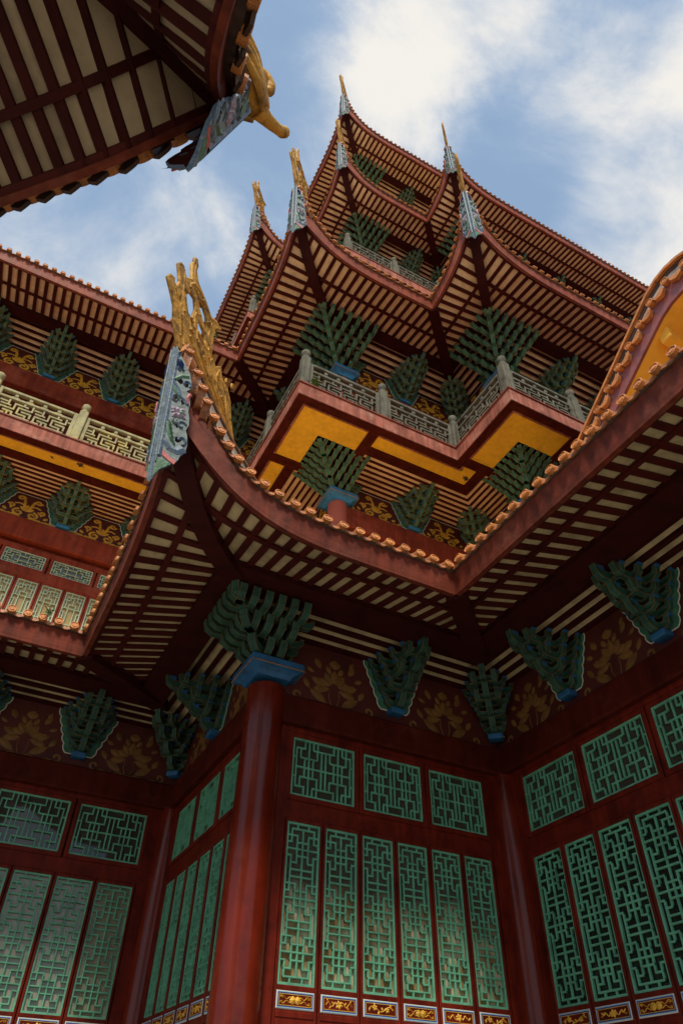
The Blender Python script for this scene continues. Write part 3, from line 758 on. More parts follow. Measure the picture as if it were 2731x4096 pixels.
def leaf(run, t_a, pw, w, z0, z1, l0, l1, pat, latk, pane, frame_k, o, parent, pz=None, pk=0, bar=.040):
    """t_a: low t of the leaf cell (width pw)."""
    start = t_a+pw if run.k == 'S' else t_a
    loc, rz = wall_frame(run, start, o)
    root = place('door_leaf' if pz else 'window_leaf', frame_mesh(w, pw, z0, z1, l0, l1, frame_k, pz), parent, loc, rz)
    m = (pw-w)/2
    place('lattice', lattice_mesh(pat[0], pat[1], w, l1-l0, bar, latk), root, (m, .0, l0))
    place('pane', pane_mesh(w, l1-l0, pane), root, (m, 0, l0))
    if pz: place('painted_panel', panel_mesh(w, pk), root, (m, .085, pz[0]))
    return root
def transom(run, t_a, w, l0, l1, pat, latk, pane, frame_k, o, parent, bar=.040, mg=.14):
    start = t_a+w if run.k == 'S' else t_a
    loc, rz = wall_frame(run, start, o)
    kk = ('tf', round(w, 3), l0, l1, frame_k)
    if kk not in LATS:
        mb = MB(); D = .10; h = l1-l0
        mb.bbox(-mg+.01, 0, -.06, D, l0-.12, l1+.12, frame_k, .012); mb.bbox(w, w+mg-.01, -.06, D, l0-.12, l1+.12, frame_k, .012)
        mb.bbox(0, w, -.06, D-.003, l1, l1+.12, frame_k, .012); mb.bbox(0, w, -.06, D-.003, l0-.12, l0, frame_k, .012)
        LATS[kk] = mb.mesh('transom_frame')
    root = place('transom_window', LATS[kk], parent, loc, rz)
    place('lattice', lattice_mesh(pat[0], pat[1], w, l1-l0, bar, latk), root, (0, 0, l0))
    place('pane', pane_mesh(w, l1-l0, pane), root, (0, 0, l0))
    return root

# ------------------------------------------------------------------ walls, beams, friezes
def band(mb, R, oa, ob, z0, z1, k, ch=0):
    """horizontal member following the plan between offsets oa (inner) and ob (outer)"""
    for r in R:
        prof = [(oa, z0), (ob-ch, z0), (ob, z0+ch), (ob, z1-ch), (ob-ch, z1), (oa, z1)] if ch else [(oa, z0), (ob, z0), (ob, z1), (oa, z1)]
        rw = [[r.P(r.tlo(o), o, z), r.P(r.thi(o), o, z)] for o, z in prof]
        mb.grid(rw+[rw[0]], k, False)
def scroll_motif(mb, X, w, h, k, style):
    """ornament centred at x=0, from z=0 to h"""
    y = .008
    if style == 'lotus':
        u = h/1.7
        for a in (-1.15, -.6, 0, .6, 1.15): petal(mb, .10*u*sin(a), .62*u+.10*u*cos(a), (.46-.08*abs(a))*u, .22*u, pi/2-a, y, k, X, .02)
        for sx in (-1, 1):
            petal(mb, sx*.14*u, .56*u, .48*u, .24*u, pi/2-sx*1.80, y, k, X, .02)
            petal(mb, sx*.30*u, .62*u, .40*u, .22*u, pi/2-sx*1.15, y, k, X, .02)
            petal(mb, sx*.72*u, .42*u, .34*u, .16*u, pi/2-sx*.55, y, k, X, .02)
            petal(mb, sx*.12*u, 1.02*u, .28*u, .15*u, pi/2-sx*.45, y, k, X, .02)
            petal(mb, sx*.60*u, .95*u, .26*u, .13*u, pi/2-sx*1.1, y, k, X, .02)
            petal(mb, sx*.42*u, 1.12*u, .34*u, .18*u, pi/2-sx*.5, y, k, X, .02)
            ribbon(mb, [(sx*.08*u, .05*u), (sx*.15*u, .3*u), (sx*.14*u, .55*u)], .014, .01, y, k, X)
            petal(mb, sx*.22*u, .10*u, .58*u, .24*u, pi/2-sx*1.0, y, k, X, .02)
            ribbon(mb, [(sx*(.1+.1*i)*u, (.02+.04*sin(i*1.1))*u) for i in range(9)], .022, .02, y, k, X)
            ribbon(mb, spiral(sx*1.02*u, .16*u, .15*u, .03*u, -pi/2, .85*sx, 14), .035*u, .04*u, y, k, X)
        petal(mb, 0, 1.2*u, .30*u, .34*u, pi/2, y, k, X, .02)
        petal(mb, -.45*u, 1.35*u, .25*u, .12*u, pi/2+.5, y, k, X, .02)
        petal(mb, -.12*u, .0, .26*u, .12*u, 0, y, k, X, .02)
    else:
        u = h/1.35
        for a in (-.8, -.4, 0, .4, .8): petal(mb, 0, .45*u, (.42-.1*abs(a))*u, .14*u, pi/2-a, y, k, X, .02)
        for sx in (-1, 1):
            ribbon(mb, spiral(sx*.24*u, .32*u, .20*u, .03*u, pi/2, -1.3*sx, 18), .045*u, .045*u, y, k, X)
            ribbon(mb, [(sx*(.05+.02*i)*u, (.55+.085*i+.03*sin(i*1.4))*u) for i in range(8)], .055*u, .045*u, y, k, X)
            ribbon(mb, spiral(sx*.30*u, 1.16*u, .13*u, .02*u, pi, -1.1*sx, 14), .045*u, .05*u, y, k, X)
            ribbon(mb, [(sx*(.2+.09*i)*u, (.12+.05*sin(i*1.3)-.004*i)*u) for i in range(9)], .06*u, .05*u, y, k, X)
            ribbon(mb, spiral(sx*.95*u, .18*u, .14*u, .02*u, -pi/2, 1.1*sx, 14), .05*u, .055*u, y, k, X)
            petal(mb, sx*.38*u, .05*u, .24*u, .20*u, sx*.3+(0 if sx > 0 else pi), y, k, X, .02)
            petal(mb, sx*.10*u, .02*u, .22*u, .20*u, pi/2-sx*1.2, y, k, X, .02)
            petal(mb, sx*.5*u, .4*u, .2*u, .09*u, pi/2-sx*.2, y, k, X, .02)
            ribbon(mb, spiral(sx*.52*u, .62*u, .13*u, .02*u, 0, 1.2*sx, 14), .035*u, .05*u, y, k, X)
            ribbon(mb, [(sx*.12*u, .8*u), (sx*.28*u, .85*u), (sx*.45*u, .78*u)], .04*u, .03*u, y, k, X)
            petal(mb, sx*.62*u, .26*u, .22*u, .13*u, pi/2-sx*.8, y, k, X, .02)
def scallop_board(mb, X, half_b, half_t, h, kf='green'):
    """trapezoid board with scalloped flanks and a white rim"""
    L = []; n = 5
    for side in (1, -1):
        pts = []
        for i in range(n):
            for q in range(4):
                x = (i+q/4)/n
                ww = half_b+(half_t-half_b)*x
                pts.append((side*(ww+.05*sin(pi*q/4)), x*h))
        pts.append((side*half_t, h))
        L.append(pts)
    poly = L[0]+list(reversed(L[1]))
    mb.prism(poly, [], lambda a, b: X(a, .0, b), lambda a, b: X(a, .045, b), kf)
    rim = [(p[0]*1.0, p[1]) for p in poly]
    for pts in L: ribbon(mb, pts, .018, .018, .046, 'white', X, .006)
    ribbon(mb, [(-half_b, 0), (half_b, 0)], .018, .018, .046, 'white', X, .006)

def run_X(run, t, o, z):
    """local x along +t, y outward, z up"""
    return lambda a, b, c: run.P(t+a, o+b, z+c)

def storey_frieze(nm, R, zb0, zb1, zf1, spots, style, goldk, beamk, wallz=None, beam_o=.28, wk='wall', fk='frieze'):
    """beam zb0..zb1, frieze panel zb1..zf1 with ornaments midway between bracket spots"""
    root = place('entablature', None, tower)
    mb = MB(); band(mb, R, -.25, beam_o, zb0, zb1, beamk, .05); mb.build('lintel', root)
    mb = MB(); band(mb, R, -.30, 0.0, zb1, zf1, fk); mb.build('frieze', root)
    if wallz:
        mb = MB(); band(mb, R, -.6, -.3, wallz[0], wallz[1], wk); mb.build('wall', root)
    orn = MB(); brd = MB(); bead = MB()
    for r, pts in zip(R, spots):
        pts = sorted(pts)
        for t in pts:
            if r.lo+.05 < t-.0 < r.hi-.05 or True:
                pass
        for a, b in zip(pts[:-1], pts[1:]):
            m = (a+b)/2
            if b-a > 2.2:
                kk = ('orn', round(zf1-zb1, 2), goldk, style)
                if kk not in LATS:
                    wx = 1.3 if style == 'scroll' else 1.08
                    om = MB(); scroll_motif(om, lambda a, b, c: (a*wx, b, c), 1.6, (zf1-zb1)*.88, goldk, style); LATS[kk] = om.mesh('gold_ornament')
                place('gold_ornament', LATS[kk], root, r.P(m, 0, zb1+.06), pi if r.k == 'S' else pi/2)
        bead.grid([[r.P(r.tlo(o), o, z), r.P(r.thi(o), o, z)] for o, z in ((0, zf1-.045), (.02, zf1-.045), (.02, zf1-.02), (0, zf1-.02))], 'white', False)
    bead.build('white_line', root)
    return root

# ================================================================== LEVEL 1 (ground hall)
R1 = getruns(1, 0)
LEAF = leaf_pattern(3); TRAN = transpose(leaf_pattern(2))
pk = 0
def fill_bay(r, first, n, pitch, w, tfirst, tn, tpitch, tw, pane, tpane, o=-.06):
    global pk
    cellm = (pitch-w)/2
    for i in range(n):
        leaf(r, first+i*pitch-cellm, pitch, w, 2.0, 9.03, 5.73, 8.94, ('L3', LEAF), 'lattice', pane, 'door', o, tower, (5.325, 5.63), pk); pk += 1
    for i in range(tn): transom(r, tfirst+i*tpitch, tw, 9.56, 11.01, ('T2', TRAN), 'lattice', tpane, 'door', o, tower)
rl, rac, rab, rr = R1
# AB face
fill_bay(rab, .855, 6, 1.0, .853, .862, 3, 2.035, 1.759, 'glass_front', 'glass_trans')
# AC face
fill_bay(rac, .855, 6, 1.0, .853, .862, 3, 2.035, 1.759, 'glass_side', 'glass_side')
# left wall: cells counted back from C
for b in range(2):
    sh = -8.45*b
    fill_bay(rl, -.816-1.026-1.18*5+sh, 6, 1.18, 1.026, -.815-2.076-2.386*2+sh, 3, 2.386, 2.076, 'glass_left', 'glass_trans')
for b in range(2):
    sh = -8.45*b
    fill_bay(rr, -.787-1.008-1.171*5+sh, 6, 1.171, 1.008, -.846-2.06-2.359*2+sh, 3, 2.359, 2.06, 'glass_dark', 'glass_front' if 0 else 'glass_trans')
# solid joinery of the ground wall
mb = MB()
band(mb, R1, -.5, -.17, 1.0, 12.0, 'door')
mb.build('wall', tower)
mb = MB()
band(mb, R1, -.2, .0, 9.03, 9.44, 'door', .01); band(mb, R1, -.2, .06, 11.13, 11.36, 'door', .01)
mb.build('window_rail', tower)
# upright boards beside the columns and between door groups
mb = MB()
def upright(r, a, b, z0=1.4, z1=11.13, o=.03):
    mb = MB(); mb.box(a, b, 0, 1, z0, z1, 'door', X=lambda x, y, z: r.P(x, -.2+y*(o+.2), z)); mb.build('door_jamb', tower)
upright(rab, .3, .77); upright(rab, 6.80, 7.4); upright(rac, .3, .77); upright(rac, 6.80, 7.4)
upright(rl, -.73, 0); upright(rr, -.70, 0)
for b in range(1, 3):
    upright(rl, -8.45*b-.73+.0, -8.45*b+.72); upright(rr, -8.45*b-.70, -8.45*b+.70)
for r, ts in ((rab, [.862+2.035*i-.138 for i in (1, 2)]), (rac, [.862+2.035*i-.138 for i in (1, 2)])): pass

# columns
def column(x, y, z0, z1, rad, k, parent=tower, nm='column'):
    mb = MB()
    prof = [(rad*1.35, z0), (rad*1.5, z0+.25), (rad*1.2, z0+.55), (rad, z0+.6)] if z0 < 2 else [(rad, z0)]
    m = 14
    for i in range(m+1):
        z = prof[-1][1] if i == 0 else z0+.6+(z1-z0-.6)*i/m
        if i: prof.append((rad*(1-.06*i/m), z))
    mb.lathe(prof, (x, y, 0), k, 40)
    return mb.build(nm, parent)
column(0, 0, 1.4, 12.1, .52, 'column')
column(BAY, 0, 1.4, 11.4, .42, 'column'); column(0, BAY, 1.4, 11.4, .42, 'column')
for b in (1, 2):
    column(-8.45*b, BAY, 1.4, 11.4, .42, 'column'); column(BAY, -8.45*b, 1.4, 11.4, .42, 'column')
def capital(x, y, z, half, h, parent):
    mb = MB()
    # coved block: narrow bottom, wide top slab
    prof = [(half*.62, 0), (half*.64, h*.12), (half*.72, h*.28), (half*.86, h*.40), (half, h*.46)]
    V = []; F = []
    for i, (a, z_) in enumerate(prof):
        for sx, sy in ((-1, -1), (1, -1), (1, 1), (-1, 1)): V.append((x+sx*a, y+sy*a, z+z_))
        if i:
            for j in range(4): F.append(((i-1)*4+j, (i-1)*4+(j+1) % 4, i*4+(j+1) % 4, i*4+j))
    F.append((0, 1, 2, 3))
    mb.add(V, F, 'blue')
    mb.bbox(x-half-.02, x+half+.02, y-half-.02, y+half+.02, z+h*.46, z+h*.52, 'orange', .01)
    mb.bbox(x-half, x+half, y-half, y+half, z+h*.52, z+h, 'blue', .03)
    return (mb.bright() if z > 15 else mb).build('capital', parent)
capital(0, 0, 12.26, .74, .42, tower)

SP1 = [[-17, -13.6, -10.2, -6.8, -3.4, -.1], [0.1, 3.75, 7.4], [.1, 3.85, 7.4], [-16.5, -13.2, -9.9, -6.6, -3.3, -.1]]
storey_frieze('l1', R1, 11.25, 12.02, 13.9, SP1, 'lotus', 'goldlow', 'beam')
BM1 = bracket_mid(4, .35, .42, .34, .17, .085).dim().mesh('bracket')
def put_mids(me, R, SP, z, o=0.0, board=None, parent=tower):
    for r, pts in zip(R, SP):
        for t in pts:
            edge_lo = r.lc and abs(t-r.lo) < .3; edge_hi = r.hc and abs(t-r.hi) < .3
            if edge_lo or edge_hi: continue
            loc = r.P(t, o, z)
            b = place('bracket', me, parent, loc, pi if r.k == 'S' else pi/2)
            if board: place('scalloped_board', board, b, (0, -o*1.0+.005, 0))
def board_mesh(hb, ht, h, kf='green'):
    mb = MB(); scallop_board(mb, lambda a, b, c: (a, b, c), hb, ht, h, kf); return mb.mesh('scalloped_board')
BD1 = board_mesh(.42, .95, 1.4)
put_mids(BM1, R1, SP1, 12.42, .0, BD1)
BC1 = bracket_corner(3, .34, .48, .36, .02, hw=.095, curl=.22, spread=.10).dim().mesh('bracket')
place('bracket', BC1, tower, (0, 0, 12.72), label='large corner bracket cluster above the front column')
for (x, y) in ((BAY, 0), (0, BAY)):
    b = place('bracket', BM1, tower, (x-.15, y-.15, 12.42), radians(135))
    place('scalloped_board', BD1, b, (0, -.02, 0))

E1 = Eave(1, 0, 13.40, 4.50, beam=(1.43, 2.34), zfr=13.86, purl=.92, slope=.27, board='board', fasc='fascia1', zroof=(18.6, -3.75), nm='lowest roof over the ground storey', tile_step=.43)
E1.build()

# ================================================================== LEVEL 2
c2 = 3.75
R2 = getruns(2, c2)
mb = MB(); band(mb, R2, -.5, -.17, 14.0, 25.3, 'wallup'); mb.build('wall', tower)
mb = MB(); band(mb, R2, -.2, .04, 22.05, 22.3, 'wallup', .02); band(mb, R2, -.2, .03, 20.76, 21.2, 'wallup', .01)
band(mb, R2, -.2, .06, 17.4, 18.2, 'wallup', .02); mb.build('window_rail', tower)
UP = upper_pattern(); UT = upper_transom()
def upper_bay(r, t0, n, nt, pitch=1.0, w=.82, parent=tower):
    for i in range(n): leaf(r, t0+i*pitch-.09, pitch, w, 18.2, 20.76, 18.35, 20.67, ('U', UP), 'latticeup', 'glass_gold', 'wallup', -.08, parent, bar=.04)
    for i in range(nt): transom(r, t0-.95+.0+i*2.03 if False else t0+i*2.03, 1.7, 21.3, 22.02, ('UT', UT), 'latticeup', 'glass_grey', 'wallup', -.08, parent, bar=.035)
r = R2[0]
for i in range(14): leaf(r, -10.35+i*1.0-.09, 1.0, .82, 18.2, 20.76, 18.35, 20.67, ('U', UP), 'latticeup', 'glass_gold', 'wallup', -.08, tower, bar=.04)
for i in range(7): transom(r, -10.33+i*2.03, 1.7, 21.3, 22.02, ('UT', UT), 'latticeup', 'glass_grey', 'wallup', -.08, tower, bar=.035)
for r in (R2[1], R2[2]): upper_bay(r, c2+.8, 6, 3)
for x, y in ((c2, c2), (c2+BAY, c2), (c2, c2+BAY), (c2+BAY, c2-GW)):
    column(x, y, 15.0, 23.75, .44, 'columnup')
SP2 = [[-13.25, -9.85, -6.45, -3.05, .35, 3.65], [c2+.1, c2+3.75, c2+BAY-.1], [c2+.1, c2+3.75, c2+BAY-.1], [c2-GW+.1, c2-.1], [c2+BAY+.1, c2+BAY+3.5, 18.3, 21.8, 25.2]]
storey_frieze('l2', R2, 22.5, 23.6, 25.1, SP2, 'scroll', 'goldpaint', 'wallup', beam_o=.25)
capital(c2, c2, 23.62, .68, .40, tower); capital(c2+BAY, c2-GW, 23.62, .68, .40, tower)
BM2 = bracket_mid(5, .285, .375, .42, .165, .068, base=.30).bright().mesh('bracket')
BD2 = board_mesh(.48, 1.12, 1.4)
put_mids(BM2, R2, SP2, 23.78, 0, BD2)
for (x, y) in ((c2+BAY, c2), (c2, c2+BAY)):
    b = place('bracket', BM2, tower, (x-.1, y-.1, 23.78), radians(135)); place('scalloped_board', BD2, b, (0, -.02, 0))
BC2 = bracket_corner(5, .245, .32, .34, .14, hw=.088, curl=.17, spread=.08).bright().mesh('bracket')
place('bracket', BC2, tower, (c2, c2, 24.07)); place('bracket', BC2, tower, (c2+BAY, c2-GW, 24.07))

# balcony above level 2
def balcony(level, c_wall, edge_set, zb, th, label, stonek, soffit=True, posts=None, bays=None, lo=0.0):
    """edge_set: inset of the slab edge from the ground corner grid"""
    root = place('balcony', None, tower, label=label)
    E = getruns(level, edge_set)
    Wd = c_wall-edge_set                     # width from wall line to edge
    mb = MB(); band(mb, E, -.5, 0, zb, zb+th, 'fasciapink', .015); band(mb, E, -.5, .05, zb+th, zb+th+.07, 'fascia'); mb.build('fascia', root)
    mb = MB(); band(mb, E, -Wd, -.45, zb+.24, zb+th, 'wallup'); mb.build('slab', root)
    if soffit:
        y = MB(); d = MB(); st = MB()
        W2 = getruns(level, c_wall)
        z = zb+.10
        # edge beam underside, ochre panels, inner beam, strips (offsets from wall line outward)
        for r in W2:
            def flat(m_, oa, ob, zz, k):
                m_.add([r.P(r.tlo(oa), oa, zz), r.P(r.thi(oa), oa, zz), r.P(r.thi(ob), ob, zz), r.P(r.tlo(ob), ob, zz)], [(0, 1, 2, 3)], k)
            flat(y, 1.92, 3.3, zb+.05, 'yellow')
            lo_ = r.lo if r.lc else r.tlo(0)
            def piece(m_, oa, ob, z0_, z1_, k):
                hi_ = (lambda o: r.hi-o) if r.hc else (lambda o: r.hi)
                V = [r.P(t, o, zz) for zz in (z0_, z1_) for o in (oa, ob) for t in (lo_, hi_(o))]
                m_.add(V, [(0, 1, 3, 2), (4, 5, 7, 6), (0, 1, 5, 4), (2, 3, 7, 6), (0, 2, 6, 4), (1, 3, 7, 5)], k)
            piece(d, 2.05, 2.50, zb-.04, zb+.3, 'beam')
            m = 7
            for q in range(m):
                oa = 2.05*q/m; om = oa+2.05/m*.31; ob = 2.05*(q+1)/m
                piece(st, oa, om, zb-.03, zb+.09, 'beam'); piece(st, om, ob, zb+.04, zb+.11, 'boardup')
            if r.lc:
                d.box(0, 1, 0, 1, 0, 1, 'beam', X=lambda a, b, c: r.P(r.lo-.22+.44*a, 0.0+3.3*b, zb-.035+c*.25))
                m_o = 1.98
                V = [r.P(t, o, zb+.03) for t, o in ((r.lo-m_o, m_o), (r.lo, m_o), (r.lo, 0), (r.lo, 0))]
                d.box(0, 1, 0, 1, 0, 1, 'beam', X=lambda a, b, c: r.P(r.lo-1.98+1.98*a, 0+1.98*b, zb+.036+c*.2))
        band(d, W2, 3.25, Wd-.03, zb-.02, zb+.3, 'beam')
        y.build('ochre_soffit', root); d.build('soffit_beams', root); st.build('battened_soffit', root)
    # balustrade
    B = getruns(level, edge_set+.27)
    zt = zb+th+.07
    for r, pl in zip(B, posts):
        for i in range(len(pl)-1):
            balustrade(r, pl[i], pl[i+1], zt, stonek, root)
    done = set()
    for r, pl in zip(B, posts):
        for t in pl:
            p = r.P(t, 0, zt); key = (round(p[0], 1), round(p[1], 1))
            if key in done: continue
            done.add(key); place('post', POST[stonek], root, p)
    return root
POST = {}
for k in ('stone', 'stoney'):
    mb = MB(); mb.bbox(-.19, .19, -.19, .19, 0, 2.0, k, .03)
    mb.lathe([(.17, 2.0), (.19, 2.05), (.12, 2.10), (.15, 2.16), (.19, 2.25), (.205, 2.36), (.19, 2.47), (.12, 2.55), (0.02, 2.58)], (0, 0, 0), k, 16)
    POST[k] = mb.mesh('post')
BAL = {}
def fret_segments(n):
    S_ = []
    per = 8
    for p in range(-1, n//per+2):
        x = p*per
        S_ += [('v', x+1, 0, 2), ('h', 2, x+1, x+4), ('v', x+4, 2, 4), ('h', 4, x+2, x+4), ('v', x+2, 4, 5),
               ('h', 1, x+2.2, x+5), ('v', x+5, 1, 3), ('h', 3, x+5, x+8), ('v', x+8, 3, 5.2), ('h', 3, x+1, x+3), ('v', x+3, 0, 1), ('v', x+1, 3, 4.2),
               ('v', x+6, 4, 6), ('h', 4, x+5, x+7), ('h', 5, x+1, x+5), ('v', x+5, 4, 5), ('v', x+6.5, 0, 2), ('h', 2, x+6, x+8), ('v', x+4, 5, 6), ('h', 1, x+7, x+8.4), ('h', 5, x+6.8, x+8.2)]
    out = []
    for a, b, c, d in S_:
        if a == 'h':
            c = max(0, c); d = min(n, d)
            if d-c > .3: out.append((a, b, c, d))
        elif 0 < b < n: out.append((a, b, c, d))
    return out
def balustrade(r, ta, tb, z, k, root):
    L = tb-ta-.38; key = (round(L, 2), k)
    if key not in BAL:
        mb = MB(); h = 1.78; ft = .13
        mb.bbox(0, .18, -.09, .09, 0, h, k, .02); mb.bbox(L-.18, L, -.09, .09, 0, h, k, .02)
        mb.bbox(.18, L-.18, -.10, .10, h-.17, h, k, .03); mb.bbox(.18, L-.18, -.09, .09, h-.58, h-.44, k, .02)
        mb.bbox(.18, L-.18, -.10, .10, 0, .10, k, .02)
        for i in range(1, 5):                                   # little cloud blocks between the rails
            x = .18+(L-.36)*i/5
            mb.bbox(x-.16, x+.16, -.05, .05, h-.44, h-.36, k, .02); mb.bbox(x-.08, x+.08, -.06, .06, h-.36, h-.17, k, .02)
        hh = h-.58-.10; ww = L-.36; n = int(round(ww/hh*6/1.0)); t = .075
        for a, b, c, d, v in lat_rects(n, 6, fret_segments(n), ww, hh, t, .18, .10):
            mb.box(max(a, .17), min(b, L-.17), -.06+.002*v, .06-.002*v, max(c, .09), min(d, .1+hh), k)
            mb.box(max(a, .17)+.006, min(b, L-.17)-.006, -.066, -.058, max(c, .09)+.006, min(d, .1+hh)-.006, 'teal' if k == 'stoney' else k)
        BAL[key] = mb.mesh('balustrade_panel')
    if r.k == 'S': place('balustrade_panel', BAL[key], root, r.P(tb-.19, 0, z), pi)
    else: place('balustrade_panel', BAL[key], root, r.P(ta+.19, 0, z), pi/2)
e2 = .10; i2 = e2+.27
P2 = [[-18.6, -14.85, -11.1, -7.3, -3.55, i2], [i2, i2+3.75, i2+BAY], [i2, i2+3.75, i2+BAY], [i2-GW, i2], [i2+BAY, i2+BAY+3.75, i2+BAY+7.5, i2+BAY+11.25, i2+BAY+15]]
balcony(2, c2, e2, 25.1, .72, 'balcony under the second roof with grey stone railing', 'stone', True, [[]]+P2[1:])
# the left wing's balustrade carries yellow lichen
Bl = getruns(2, i2)[0]
rootl = place('balustrade', None, tower, label='lichen stained railing of the left wing balcony')
for a, b in zip(P2[0][:-1], P2[0][1:]): balustrade(Bl, a, b, 25.89, 'stoney', rootl)
for t in P2[0][:-1]: place('post', POST['stoney'], rootl, Bl.P(t, 0, 25.89))

# ================================================================== LEVEL 3 (above the balcony)
R3 = getruns(3, c2)
mb = MB(); band(mb, R3, -.5, -.17, 25.8, 34.6, 'wall'); mb.build('wall', tower)
for x, y in ((c2, c2), (c2+BAY, c2), (c2, c2+BAY), (c2+BAY, c2-GW)):
    column(x, y, 25.8, 32.6, .42, 'columnup')
storey_frieze('l3', R3, 31.5, 32.8, 34.5, SP2, 'scroll', 'goldpaint', 'wallup', beam_o=.25)
for x, y in ((c2, c2), (c2+BAY, c2-GW)): capital(x, y, 32.5, .72, .5, tower)
BM3 = bracket_mid(6, .29, .36, .36, .145, .068, base=.30).bright().mesh('bracket')
BD3 = board_mesh(.48, 1.15, 1.6)
put_mids(BM3, R3, SP2, 32.98, 0, BD3)
for (x, y) in ((c2+BAY, c2), (c2, c2+BAY)):
    b = place('bracket', BM3, tower, (x-.1, y-.1, 32.98), radians(135)); place('scalloped_board', BD3, b, (0, -.02, 0))
BC3 = bracket_corner(5, .36, .43, .50, .12, hw=.092, curl=.24, spread=.14).bright().mesh('bracket')
place('bracket', BC3, tower, (c2, c2, 33.0)); place('bracket', BC3, tower, (c2+BAY, c2-GW, 33.0))
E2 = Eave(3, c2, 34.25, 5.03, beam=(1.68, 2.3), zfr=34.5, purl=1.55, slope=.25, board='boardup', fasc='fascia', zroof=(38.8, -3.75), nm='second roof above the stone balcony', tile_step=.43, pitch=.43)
E2.build()

# ================================================================== LEVEL 4 + roof 3, LEVEL 5 + roof 4
c4 = 7.5
R4 = getruns(4, c4)
mb = MB(); band(mb, R4, -.5, 0, 36, 74, 'wallup'); mb.build('wall', tower)
e4 = 3.75; i4 = e4+.27
P4 = [[i4+BAY, i4+BAY+3.7, i4+BAY+7.4, i4+BAY+11.1], [i4-GW-.25, i4], [i4, i4+3.75, i4+BAY], [i4, i4+3.75, i4+BAY], [i4-GW, i4], [i4+BAY, i4+BAY+3.75, i4+BAY+7.5, i4+BAY+11.25, i4+BAY+15, i4+BAY+18.75]]
balcony(4, c4, e4, 46.85, .72, 'upper balcony below the third roof', 'stone', True, P4)
SP4 = [[c4+BAY+.1, c4+BAY+4, c4+BAY+8, c4+BAY+12], [c4-GW-.15, c4-.1], [c4+.1, c4+3.75, c4+BAY-.1], [c4+.1, c4+3.75, c4+BAY-.1], [c4-GW+.1, c4-.1], [c4+BAY+.1, c4+BAY+4, c4+BAY+8, c4+BAY+12, c4+BAY+16, c4+BAY+20]]
R5 = getruns(5, c4)
SP5 = [[c4+.1, c4+3.75, c4+7.5, c4+11.2, c4+15], [c4+.1, c4+3.75, c4+7.5, c4+11.2, c4+15, c4+18.7, c4+22.4, c4+26]]
for lv, RR, SPx, ztop, ze, O, nm in ((4, R4, SP4, 57.0, 56.7, 4.68, 'third roof of the tower'), (5, R5, SP5, 69.4, 69.1, 4.6, 'topmost visible roof of the tower')):
    z0 = ztop-1.75
    storey_frieze('up', RR, z0-1.1, z0, z0+1.75, SPx, 'scroll', 'goldpaint', 'wallup', beam_o=.25)
    put_mids(BM3, RR, SPx, z0+.15, 0.0, BD3)
    if lv == 4:
        for (x, y) in ((c4+BAY, c4), (c4, c4+BAY)): place('bracket', BM3, tower, (x-.1, y-.1, z0+.15), radians(135))
    for (x, y) in ((c4, c4), (c4+BAY, c4-GW), (c4-GW-.25, c4+BAY))[:3 if lv == 4 else 1]:
        column(x, y, z0-9, z0-.1, .42, 'columnup'); capital(x, y, z0-.2, .72, .45, tower)
        place('bracket', BC3, tower, (x, y, z0+.25))
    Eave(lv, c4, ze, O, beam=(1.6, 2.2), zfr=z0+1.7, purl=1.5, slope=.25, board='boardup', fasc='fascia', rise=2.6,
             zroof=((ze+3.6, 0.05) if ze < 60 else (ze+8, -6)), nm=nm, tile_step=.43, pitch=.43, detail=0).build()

# ------------------------------------------------------------------ painted corner boards and dragon ridge ornaments
PW = .82
PANEL = [(0, 4.25), (.27, 3.82), (.51, 3.43), (.60, 3.13), (.62, 2.89), (.50, 2.75), (.63, 2.68), (.66, 2.34), (.64, 2.1), (.70, 1.9), (.72, 1.66), (.66, 1.45),
         (.72, 1.3), (.76, 1.02), (.74, .78), (.62, .62), (.58, .46), (.44, .30), (.30, .16), (.16, .02), (0.0, -.35)]
PHOLES = [[(.14, 3.02), (.30, 3.12), (.40, 3.0), (.30, 2.90)], [(.14, 2.42), (.22, 2.56), (.30, 2.42), (.26, 2.26), (.18, 2.28)], [(.38, 2.36), (.46, 2.42), (.52, 2.30), (.44, 2.22)],
          [(.42, 2.98), (.52, 3.04), (.54, 2.9), (.44, 2.86)], [(.34, 1.54), (.44, 1.62), (.50, 1.5), (.40, 1.42)], [(.40, 1.12), (.52, 1.2), (.60, 1.08), (.50, .98), (.42, 1.0)]]
PANEL = [(a*PW, b) for a, b in PANEL]; PHOLES = [[(a*PW, b) for a, b in h_] for h_ in PHOLES]
